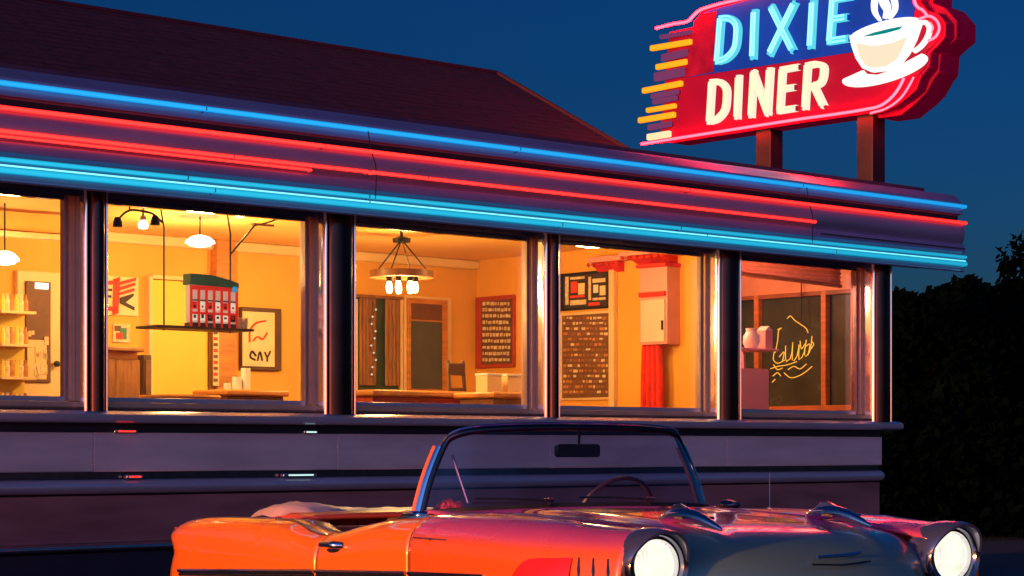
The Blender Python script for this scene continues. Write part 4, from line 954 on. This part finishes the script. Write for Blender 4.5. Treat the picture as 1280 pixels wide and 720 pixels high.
# headlights
for w0 in (-.71, .71):
    g_ = lambda x, y, h: (w0 + x, -.075 + h, .852 + y)
    b = MB(); b.lathe([(.135, .03), (.138, -.015), (.128, -.03), (.112, -.025), (.098, -.0), (.092, .015)], g_, 'dark_chrome', 40); hl = carpart(b, 'headlight_bezel')
    b = MB(); b.lathe([(.0, -.030), (.03, -.029), (.06, -.022), (.08, -.008), (.092, .012)], g_, 'head_lamp', 36); carpart(b, 'headlight', hl)
    b = MB(); b.lathe([(.092, .012), (.097, -.012), (.102, -.006), (.1, .015)], g_, 'chrome', 36); carpart(b, 'rim', hl)
    b = MB(); rows = []
    for k in range(41):                       # hooded brow over the lamp
        a = math.radians(-28 + 236 * k / 40); c_, s_ = math.cos(a), math.sin(a)
        ext = .085 * max(0, s_ + .25) / 1.25
        rows.append([(w0 + r * c_, y, .852 + r * s_) for r, y in ((.122, .05), (.132, .02), (.140, -.04), (.138, -.075 - ext * .7), (.130, -.082 - ext), (.120, -.078 - ext), (.117, -.06), (.112, -.02))])
    b.grid(rows, 'headlight_paint'); carpart(b, 'headlight_hood', smooth=60)
# side trim: spear along the flank, vents and painted red reflection on the front fender
def onflank(l, z, out=0.0):
    P = section(l, 60); best = None
    for (w0, z0), (w1, z1) in zip(P[:-1], P[1:]):
        if z0 <= z <= z1: t = (z - z0) / (z1 - z0 + 1e-9); best = w0 + (w1 - w0) * t; break
    if best is None: best = P[0][0]
    return best + out + .009
for sd, lst in ((-1, 0), (1, 1)):
    def spear(l0, l1, par):
        b = MB(); n = 24; P = []
        for k in range(n + 1):
            l = l0 + (l1 - l0) * k / n; z = float(np.interp(l, [-.02, .5, 1.4, 2.4, 4.1], [.79, .785, .757, .716, .632]))
            P.append((sd * onflank(l, z), l, z))
        b.tube(P, [.014 if l0 < 3 or k < n * .5 else .014 * (1 - .8 * (k - n * .5) / (n * .5)) for k in range(n + 1)], 'chrome', 8, squash=.8); carpart(b, 'side_spear', par)
        b = MB(); Q = [(p[0] - sd * .004, p[1], p[2] - .019) for p in P]; b.tube(Q, .010, 'black_trim', 6); carpart(b, 'spear_shadow_strip', par)
    spear(.75, 1.372, fend[lst]); spear(1.396, 2.282, doors[lst]); spear(2.298, 4.07, quarters[lst])
    for l in (-.012, .062, .138):
        b = MB()
        for (za_, zb_) in ((.79, .876),):
            wv = onflank(l, .83); b.tube([(sd * onflank(l + .012, zb_, -.004), l + .012, zb_), (sd * onflank(l, .83, -.004), l, .83), (sd * onflank(l - .006, za_, -.004), l - .006, za_)], [.007, .010, .007], 'black_trim', 8)
        carpart(b, 'vent_slot', fend[lst])
    b = MB(); rows = []
    for k in range(25):
        t = k / 24; l = .18 + .40 * t; top = .875 - .02 * t - (.115 * max(0, (t - .55) / .45) ** 2.2)
        rows.append([(sd * (onflank(l, z, .004 + .014 * math.sin(PI * min(1, max(0, (z - .62) / (top - .62)))) * math.sin(PI * min(1, t * .9 + .1)))), l, z) for z in np.linspace(.62, top, 10)])
    b.grid(rows, 'car_red'); carpart(b, 'red_reflection', fend[lst], smooth=60)  # raised red patch stands in for reflected red light
    # door handle
    b = MB(); P = [(sd * onflank(l, .846, o), l, .846 + dz) for l, o, dz in ((2.03, .0, 0), (2.05, .03, .002), (2.12, .036, .004), (2.20, .03, .0), (2.215, .0, 0))]
    b.tube(spline(P, 20), .016, 'chrome', 10); carpart(b, 'handle', doors[lst])
    b = MB(); rows = [[(sd * (onflank(2.12 + .08 * math.cos(a), .843 + .034 * math.sin(a) * r_) - .0 + .004 * (1 - r_)), 2.12 + .088 * math.cos(a) * r_, .843 + .034 * math.sin(a) * r_) for a in np.linspace(0, 2 * PI, 22)] for r_ in (.05, 1)]
    b.grid(rows, 'black_trim'); carpart(b, 'handle_recess', doors[lst])
    # bright belt moulding: door top and kick-up
    def belt(ls, k_, r_, par, m='chrome'):
        P = []
        for l in ls:
            s_ = section(l, 34); P.append((sd * s_[k_][0], l + tail(l, s_[k_][1]), s_[k_][1] + .008))
        b = MB(); b.tube(P, r_, m, 6); carpart(b, 'belt_moulding', par)
    belt(np.linspace(1.40, 1.75, 10), 29, .012, doors[lst]); belt(np.linspace(1.75, 2.28, 14), 31, .007, doors[lst])
    belt(np.linspace(2.30, 3.0, 20), 27, .009, quarters[lst])
# cowl and dash, floor pan, inside panels
b = MB(); rows = []
for l in np.linspace(1.385, 1.62, 9):
    rows.append([(w, l + .10 * (abs(w) / .75) ** 3 * (0 if l < 1.4 else 1), 1.018 + .006 * (l - 1.385) / .3 - .022 * (abs(w) / .74) ** 2.2 + .012 * math.sin((l - 1.385) / .235 * PI)) for w in np.linspace(-.745, .745, 31)])
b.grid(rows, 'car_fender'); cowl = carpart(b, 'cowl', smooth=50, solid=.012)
for w0 in (-.25, .28):
    b = MB()
    b.tube([(w0, 1.42, 1.03), (w0 - .03, 1.40, 1.055), (w0 + .02, 1.42, 1.05)], .010, 'black_trim', 8); b.tube([(w0, 1.41, 1.05), (w0 - .22, 1.44, 1.062), (w0 - .34, 1.47, 1.062)], .005, 'black_trim', 6)
    carpart(b, 'wiper', cowl)
b = MB(); b.box((-.86, -.0, .22), (.86, 4.1, .27), 'black_trim'); carpart(b, 'floor_pan')
b = MB(); rows = []
for l, z in ((1.56, 1.016), (1.72, 1.020), (1.80, 1.0), (1.82, .93), (1.78, .80), (1.76, .62)):
    rows.append([(w, l + .08 * (abs(w) / .75) ** 3, z - .02 * (abs(w) / .74) ** 2) for w in np.linspace(-.74, .74, 21)])
b.grid(rows, 'dash_dark'); carpart(b, 'dashboard', smooth=50)
for sd in (-1, 1):
    b = MB(); b.box((sd * .745, 1.7, .28), (sd * .725, 3.0, .86), 'red_vinyl'); carpart(b, 'inner_panel', bevel=.005)
# steering wheel
SWC = Vector((.55, 2.12, .955)); ax = Vector((0, .88, .47)).normalized(); e1 = Vector((1, 0, 0)); e2 = ax.cross(e1).normalized()
b = MB(); b.tube([SWC + (e1 * math.cos(a) + e2 * math.sin(a)) * .205 for a in np.linspace(0, 2 * PI, 40, endpoint=False)], .011, 'dash_dark', 8, closed=True); sw = carpart(b, 'steering_wheel')
b = MB(); b.tube([SWC + e1 * .2, SWC - ax * .02, SWC - e1 * .2], .009, 'chrome', 6); b.tube([SWC - ax * .02, SWC - ax * .30], .022, 'dash_dark', 10); b.lathe([(0, .02), (.04, .012), (.045, -.02)], lambda x, y, h: tuple(SWC + e1 * x + e2 * y + ax * h), 'chrome', 16); carpart(b, 'spokes', sw)
# seats
def bench(l0, l1, zs, zt, w, m, nm):
    b = MB(); b.box((-w, l0, .27), (w, l1 - .04, zs), m); s_ = carpart(b, nm, bevel=.05)
    b = MB(); prof_ = [(l1 - .12, zs - .1), (l1 - .06, zt - .04), (l1 - .03, zt), (l1 + .04, zt), (l1 + .07, zt - .05), (l1 + .05, zs - .1)]
    b.prism(prof_, lambda p, q, h: (h, p, q), -w, w, m); carpart(b, 'backrest', s_, bevel=.03)
    b = MB()
    for k in range(9): x = -w + 2 * w * (k + .5) / 9; b.tube([(x, l1 - .115, zs), (x, l1 - .066, zt - .05)], .006, 'dash_dark', 5)
    carpart(b, 'piping', s_)
bench(2.15, 2.74, .60, .905, .68, 'red_vinyl', 'front_seat'); bench(2.95, 3.28, .58, .955, .66, 'red_vinyl', 'rear_seat')
b = MB(); rows = []
for l in np.linspace(2.98, 3.36, 6): rows.append([(w, l, .952 + .012 * math.sin((l - 2.98) / .38 * PI) - .02 * (abs(w) / .7) ** 4) for w in np.linspace(-.70, .70, 15)])
b.grid(rows, 'red_vinyl'); carpart(b, 'tonneau_panel', smooth=50, solid=.02)
# folded top under its boot
b = MB(); rows = []; rnd = random.Random(4)
for k in range(33):
    w = -.60 + 1.20 * k / 32; e = max(0, 1 - (abs(w) / .60) ** 6) ** .5 * (1 - .55 * min(1, max(0, (w + .42) / .30)))
    prof_ = [(3.34, .925), (3.36, .955), (3.43, .985), (3.55, 1.0), (3.70, 1.002), (3.82, .985), (3.92, .955), (3.96, .925)]
    rows.append([(w + .0, 3.65 + (l - 3.65) * (.75 + .25 * e) + .01 * math.sin(k * 1.9 + l * 9), .915 + (z - .915) * (.12 + .88 * e) + .006 * math.sin(k * 1.3 + l * 14)) for l, z in prof_])
b.grid(rows, 'pale_vinyl'); carpart(b, 'folded_top', smooth=70)
# trunk lid and tail
b = MB(); rows = []
for l, z in spline([(3.36, .895), (3.7, .90), (4.0, .885), (4.2, .855), (4.32, .82), (4.37, .70), (4.36, .55), (4.33, .45)], 26):
    rows.append([(w, l - .06 * (abs(w) / .68) ** 3, z - .012 * (abs(w) / .68) ** 2) for w in np.linspace(-.674, .674, 21)])
b.grid(rows, 'car_orange'); carpart(b, 'trunk_lid', smooth=50, solid=.012)
b = MB(); P = [(-.92, 4.05, .47), (-.90, 4.30, .47), (-.6, 4.42, .47), (0, 4.45, .47), (.6, 4.42, .47), (.90, 4.30, .47), (.92, 4.05, .47)]
b.tube(spline(P, 40), .075, 'chrome', 10, squash=.55); carpart(b, 'rear_bumper')
for sd in (-1, 1):
    b = MB(); b.lathe([(0, .035), (.04, .03), (.055, .0)], lambda x, y, h: (sd * (.80 + x * .7), 4.22 + h, .68 + y), 'car_red', 16); carpart(b, 'tail_light')
    rows = [[(sd * w, 4.262 + tail(4.27, z), z) for z in (.42, .5, .6, .68, .73, .78, .83, .855)] for w in (.66, .78, .87)]
    b = MB(); b.grid(rows, 'car_orange'); carpart(b, 'tail_panel', smooth=60)
# windshield
def shield(t, v):                            # t -1..1 across, v 0..1 up
    a = abs(t); sg = 1 if t >= 0 else -1
    wb = float(np.interp(a, [0, .4, .7, .86, 1], [0, .38, .61, .70, .745])); lb = float(np.interp(a, [0, .4, .7, .86, 1], [1.42, 1.435, 1.49, 1.56, 1.66]))
    wt = float(np.interp(a, [0, .4, .7, .86, 1], [0, .32, .50, .575, .62])); lt = float(np.interp(a, [0, .4, .7, .86, 1], [1.58, 1.585, 1.61, 1.635, 1.675]))
    zt_ = 1.372 - .028 * a ** 2 - .035 * a ** 8
    zb_ = 1.030 - .030 * a ** 2
    bow = math.sin(v * PI) * .012
    return (sg * (wb + (wt - wb) * v + bow * a), lb + (lt - lb) * v - bow * (1 - a), zb_ + (zt_ - zb_) * v)
b = MB(); b.grid([[shield(t, v) for v in np.linspace(0, 1, 9)] for t in np.linspace(-1, 1, 49)], 'shield_glass'); ws = carpart(b, 'windshield', smooth=80)
P = [shield(t, 1) for t in np.linspace(-.97, .97, 45)]
b = MB()
side_n = [shield(-1, v) for v in np.linspace(0, .86, 8)]; side_f = [shield(1, v) for v in np.linspace(.86, 0, 8)]
b.tube([tuple(p) for p in spline(side_n + P + side_f, 90)], .0155, 'frame_chrome', 10); frm = carpart(b, 'windshield_frame', ws)
b = MB(); b.tube([(p[0], p[1] - .004, p[2] + .020) for p in P], .005, 'chrome', 6); carpart(b, 'header_moulding', frm)
for sd in (-1, 1):
    b = MB(); Q = [shield(sd, v) for v in np.linspace(-.04, .92, 9)]
    b.tube([(p[0] + sd * .012, p[1] + .012, p[2]) for p in Q], .018, 'chrome', 8); b.tube([(p[0] + sd * .014, p[1] + .048, p[2]) for p in Q], .014, 'car_orange', 8); carpart(b, 'pillar', ws)
    b = MB(); b.box((sd * .70, 1.60, .97), (sd * .80, 1.76, 1.008), 'chrome'); carpart(b, 'pillar_foot', ws, bevel=.015)
b = MB(); b.tube([shield(t, 0) for t in np.linspace(-1, 1, 41)], .011, 'black_rubber', 8); carpart(b, 'seal', ws)
b = MB(); b.tube([(.03, 1.61, 1.355), (.045, 1.64, 1.30)], .007, 'black_trim', 6); b.prism([(-.115, -.022), (-.105, -.03), (.105, -.03), (.115, -.022), (.115, .022), (.10, .03), (-.10, .03), (-.115, .022)], lambda p, q, h: (.045 + p, 1.65 + h, 1.268 + q), -.012, .016, 'black_trim'); carpart(b, 'rear_view_mirror', ws, bevel=.004)
b = MB(); b.tube([(-.575, 1.70, 1.25), (-.55, 1.60, 1.04)], .006, 'streak_pink', 6); carpart(b, 'brace_rod', ws)
for sd in (-1, 1):                            # pink beads added to draw neon highlight lines on hood and fenders
    b = MB(); P = [(sd * .50, l, cubic([-.2, .14, .5, 1.1, 1.375], np.array([.86, .965, .984, .997, .999]), l)) for l in np.linspace(.16, 1.36, 20)]
    b.tube(P, .007, 'streak_pink', 8); carpart(b, 'highlight_bead', hood)
    b = MB(); b.tube([(sd * section(l, 60)[47][0], l, section(l, 60)[47][1] + .006) for l in np.linspace(.02, 1.36, 24)], .007, 'streak_pink', 8); carpart(b, 'highlight_bead', fend[0 if sd < 0 else 1])
    b = MB(); b.tube([(sd * (onflank(l, .905) - .006), l, .905) for l in np.linspace(.12, 1.36, 24)], [.002 + .006 * k / 23 for k in range(24)], 'streak_pink', 8); carpart(b, 'highlight_bead', fend[0 if sd < 0 else 1])
# side mirror on the far door, antenna
b = MB(); b.lathe([(0, -.06), (.03, -.055), (.05, -.01), (.048, .02), (0, .02)], lambda x, y, h: (.88 + x * .9, 1.64 + h, 1.012 + y * .5), 'dark_chrome', 16); b.tube([(.86, 1.63, .95), (.88, 1.64, 1.01)], .009, 'chrome', 6); carpart(b, 'side_mirror', doors[1])
b = MB(); b.tube([(.80, 1.22, .99), (.80, 1.22, 1.02), (.80, 1.22, 1.17)], [.010, .003, .002], 'dark_chrome', 6); carpart(b, 'antenna', fend[1])
# wheels
for wl in WHEELS:
    for sd in (-1, 1):
        g_ = lambda x, y, h: (sd * (.80 + h), wl + x, WR + y)
        b = MB(); b.lathe([(.20, -.09), (.30, -.10), (WR - .01, -.08), (WR, -.04), (WR, .04), (WR - .01, .08), (.32, .095)], g_, 'black_rubber', 36); wh = carpart(b, 'wheel')
        b = MB(); b.lathe([(.32, .095), (.27, .102), (.205, .09)], g_, 'whitewall', 36); carpart(b, 'whitewall', wh)
        b = MB(); b.lathe([(.205, .09), (.19, .10), (.13, .085), (.07, .11), (0, .118)], g_, 'chrome', 36); carpart(b, 'hubcap', wh)
# crumpled cloth on the dash behind the near pillar
rnd = random.Random(11); b = MB(); rows = []
for i in range(13):
    rows.append([(-.66 + .011 * i + rnd.uniform(-.006, .006), 1.62 + .012 * j + rnd.uniform(-.006, .006), 1.006 + .055 * math.sin(PI * i / 12) ** .6 * math.sin(PI * j / 10) ** .6 * rnd.uniform(.6, 1.15)) for j in range(11)])
b.grid(rows, 'red_cloth')
cl = b.build('crumpled_cloth', None, smooth=30)
cl.matrix_world = Matrix.Translation(car.location) @ Matrix.Rotation(math.radians(30.4), 4, 'Z')
tag(cl, 'crumpled red cloth lying on the dashboard behind the near windshield pillar', 'cloth')

c = LE = (2.75, 1.0, CEIL - .12); dome_lamp('ceiling_lamp', 'small warm ceiling lamp in the corner room behind the rightmost window', 'lamp', c, .09, .06, 'lamp_warm', CEIL)
# ------------------------------------------------------------------ trees beyond the lot
def tree(x, y, h, r, seed, label, shape, group, n=2600):
    rnd = random.Random(seed)
    t = bpy.data.objects.new('tree', None); COL.objects.link(t); t.location = (x, y, 0); tag(t, label, 'tree', group)
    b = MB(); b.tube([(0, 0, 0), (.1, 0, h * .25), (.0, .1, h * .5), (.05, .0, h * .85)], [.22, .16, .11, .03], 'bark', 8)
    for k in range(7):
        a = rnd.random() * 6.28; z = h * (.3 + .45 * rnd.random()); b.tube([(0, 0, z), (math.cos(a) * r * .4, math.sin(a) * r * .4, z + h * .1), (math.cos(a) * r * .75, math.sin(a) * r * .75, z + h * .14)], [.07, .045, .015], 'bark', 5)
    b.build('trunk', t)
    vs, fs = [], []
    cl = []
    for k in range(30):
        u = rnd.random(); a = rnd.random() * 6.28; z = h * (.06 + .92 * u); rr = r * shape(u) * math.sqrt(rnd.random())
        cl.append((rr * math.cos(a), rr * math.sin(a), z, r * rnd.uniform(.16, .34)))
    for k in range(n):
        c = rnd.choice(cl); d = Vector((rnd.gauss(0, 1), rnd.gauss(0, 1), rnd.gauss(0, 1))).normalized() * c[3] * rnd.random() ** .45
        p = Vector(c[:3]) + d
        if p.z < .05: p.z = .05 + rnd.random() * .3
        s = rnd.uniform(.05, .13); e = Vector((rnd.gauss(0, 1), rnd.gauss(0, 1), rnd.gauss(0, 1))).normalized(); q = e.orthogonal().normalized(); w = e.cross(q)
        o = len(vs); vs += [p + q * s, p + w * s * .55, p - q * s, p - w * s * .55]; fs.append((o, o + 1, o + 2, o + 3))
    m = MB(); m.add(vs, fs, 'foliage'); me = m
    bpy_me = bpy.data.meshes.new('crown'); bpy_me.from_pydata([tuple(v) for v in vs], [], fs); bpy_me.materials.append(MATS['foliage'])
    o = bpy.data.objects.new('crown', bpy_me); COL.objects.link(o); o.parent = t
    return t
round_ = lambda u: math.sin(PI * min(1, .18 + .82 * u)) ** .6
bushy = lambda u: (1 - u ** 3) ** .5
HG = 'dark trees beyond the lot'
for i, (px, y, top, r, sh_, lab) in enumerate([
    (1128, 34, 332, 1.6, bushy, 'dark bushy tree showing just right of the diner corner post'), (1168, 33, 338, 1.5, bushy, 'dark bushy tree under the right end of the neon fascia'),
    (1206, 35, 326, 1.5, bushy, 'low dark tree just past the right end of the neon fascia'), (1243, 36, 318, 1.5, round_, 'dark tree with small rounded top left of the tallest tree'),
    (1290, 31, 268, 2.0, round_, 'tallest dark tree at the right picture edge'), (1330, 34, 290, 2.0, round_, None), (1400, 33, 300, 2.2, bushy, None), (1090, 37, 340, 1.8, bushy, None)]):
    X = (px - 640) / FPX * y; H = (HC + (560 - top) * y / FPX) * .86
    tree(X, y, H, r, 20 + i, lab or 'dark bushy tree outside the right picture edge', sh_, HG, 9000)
b = MB(); rnd = random.Random(9); rows = []
for j in range(5):
    rows.append([(-60 + k * 3.0, 46 + j * 4, (0, 2.4, 3.3, 3.9, 3.0)[j] * (1 + .18 * math.sin(k * .7 + j) + .1 * rnd.random()) - .02) for k in range(60)])
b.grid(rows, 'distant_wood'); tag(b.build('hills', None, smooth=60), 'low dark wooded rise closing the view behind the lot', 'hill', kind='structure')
# undergrowth at the foot of the trees
vs, fs = [], []
rnd = random.Random(15)
for k in range(14000):
    x = rnd.uniform(4, 24); y = rnd.uniform(29, 31.5); z = rnd.random() ** 1.3 * 1.9; s = rnd.uniform(.05, .12)
    p = Vector((x, y, z + .05)); e = Vector((rnd.gauss(0, 1), rnd.gauss(0, 1), rnd.gauss(0, 1))).normalized(); q = e.orthogonal().normalized(); w = e.cross(q)
    o = len(vs); vs += [p + q * s, p + w * s * .55, p - q * s, p - w * s * .55]; fs.append((o, o + 1, o + 2, o + 3))
m = MB(); m.add(vs, fs, 'foliage'); tag(m.build('undergrowth', None, smooth=0), 'dark undergrowth along the far edge of the lot', 'undergrowth', kind='stuff')

# ------------------------------------------------------------------ light
for c, wt in ((LA, 66), ((LB[0], LB[1], LB[2] - .16), 86), (LC, 96), ((LD[0], LD[1], LD[2] - .15), 34)): lamp_light(c, wt)
lamp_light((LE[0] + .1, LE[1], LE[2] - .15), 60, (1, .42, .26))
c = mid(300, 267, .7); lamp_light((c[0], c[1], c[2] - .1), 8, r=.04)

world = bpy.data.worlds.new('World'); scene.world = world; world.use_nodes = True
N, L = world.node_tree.nodes, world.node_tree.links
bg = N['Background']; sky = N.new('ShaderNodeTexSky'); sky.sky_type = 'NISHITA'; sky.sun_disc = False
sky.sun_elevation = math.radians(2.5); sky.sun_rotation = math.radians(-137); sky.altitude = 0; sky.air_density = 1.0; sky.dust_density = .4; sky.ozone_density = 6
# dusk: deep blue away from the afterglow, mauve on the afterglow side (behind and left of the camera)
tcw = N.new('ShaderNodeTexCoord'); dp = N.new('ShaderNodeVectorMath'); dp.operation = 'DOT_PRODUCT'; dp.inputs[1].default_value = (-.30, -.95, 0)
L.new(tcw.outputs['Generated'], dp.inputs[0])
mrw = N.new('ShaderNodeMapRange'); mrw.interpolation_type = 'SMOOTHSTEP'; mrw.inputs['From Min'].default_value = -.1; mrw.inputs['From Max'].default_value = .8
L.new(dp.outputs['Value'], mrw.inputs['Value'])
tint = N.new('ShaderNodeMix'); tint.data_type = 'RGBA'; tint.inputs['A'].default_value = (.80, .96, 1.20, 1); tint.inputs['B'].default_value = (30, 9.0, 7.6, 1)
L.new(mrw.outputs['Result'], tint.inputs['Factor'])
hs_ = N.new('ShaderNodeMix'); hs_.data_type = 'RGBA'; hs_.blend_type = 'MULTIPLY'; hs_.inputs['Factor'].default_value = 1
L.new(tint.outputs['Result'], hs_.inputs['B'])
L.new(sky.outputs['Color'], hs_.inputs['A']); L.new(hs_.outputs['Result'], bg.inputs['Color']); bg.inputs['Strength'].default_value = .09
sun = bpy.data.lights.new('sun', 'SUN'); sun.energy = 4.6; sun.angle = math.radians(2); sun.color = (1, .37, .045)
so = bpy.data.objects.new('sun', sun); COL.objects.link(so)
el = math.radians(1.5); hx, hy = -.752, -.659
so.rotation_euler = Vector((hx * math.cos(el), hy * math.cos(el), math.sin(el))).to_track_quat('Z', 'Y').to_euler()

# ------------------------------------------------------------------ camera
cam = bpy.data.cameras.new('camera'); cam.sensor_width = 36; cam.lens = FPX / 1280 * 36; cam.shift_y = 200 / 1280; cam.clip_end = 2000
co = bpy.data.objects.new('camera', cam); COL.objects.link(co); co.location = (0, 0, HC); co.rotation_euler = (PI / 2, 0, 0); scene.camera = co
scene.view_settings.view_transform = 'Standard'; scene.view_settings.look = 'None'; scene.view_settings.exposure = 0
scene.cycles.max_bounces = 10; scene.cycles.diffuse_bounces = 4; scene.cycles.glossy_bounces = 4; scene.cycles.transparent_max_bounces = 16; scene.cycles.sample_clamp_indirect = 6
scene.cycles.use_denoising = True
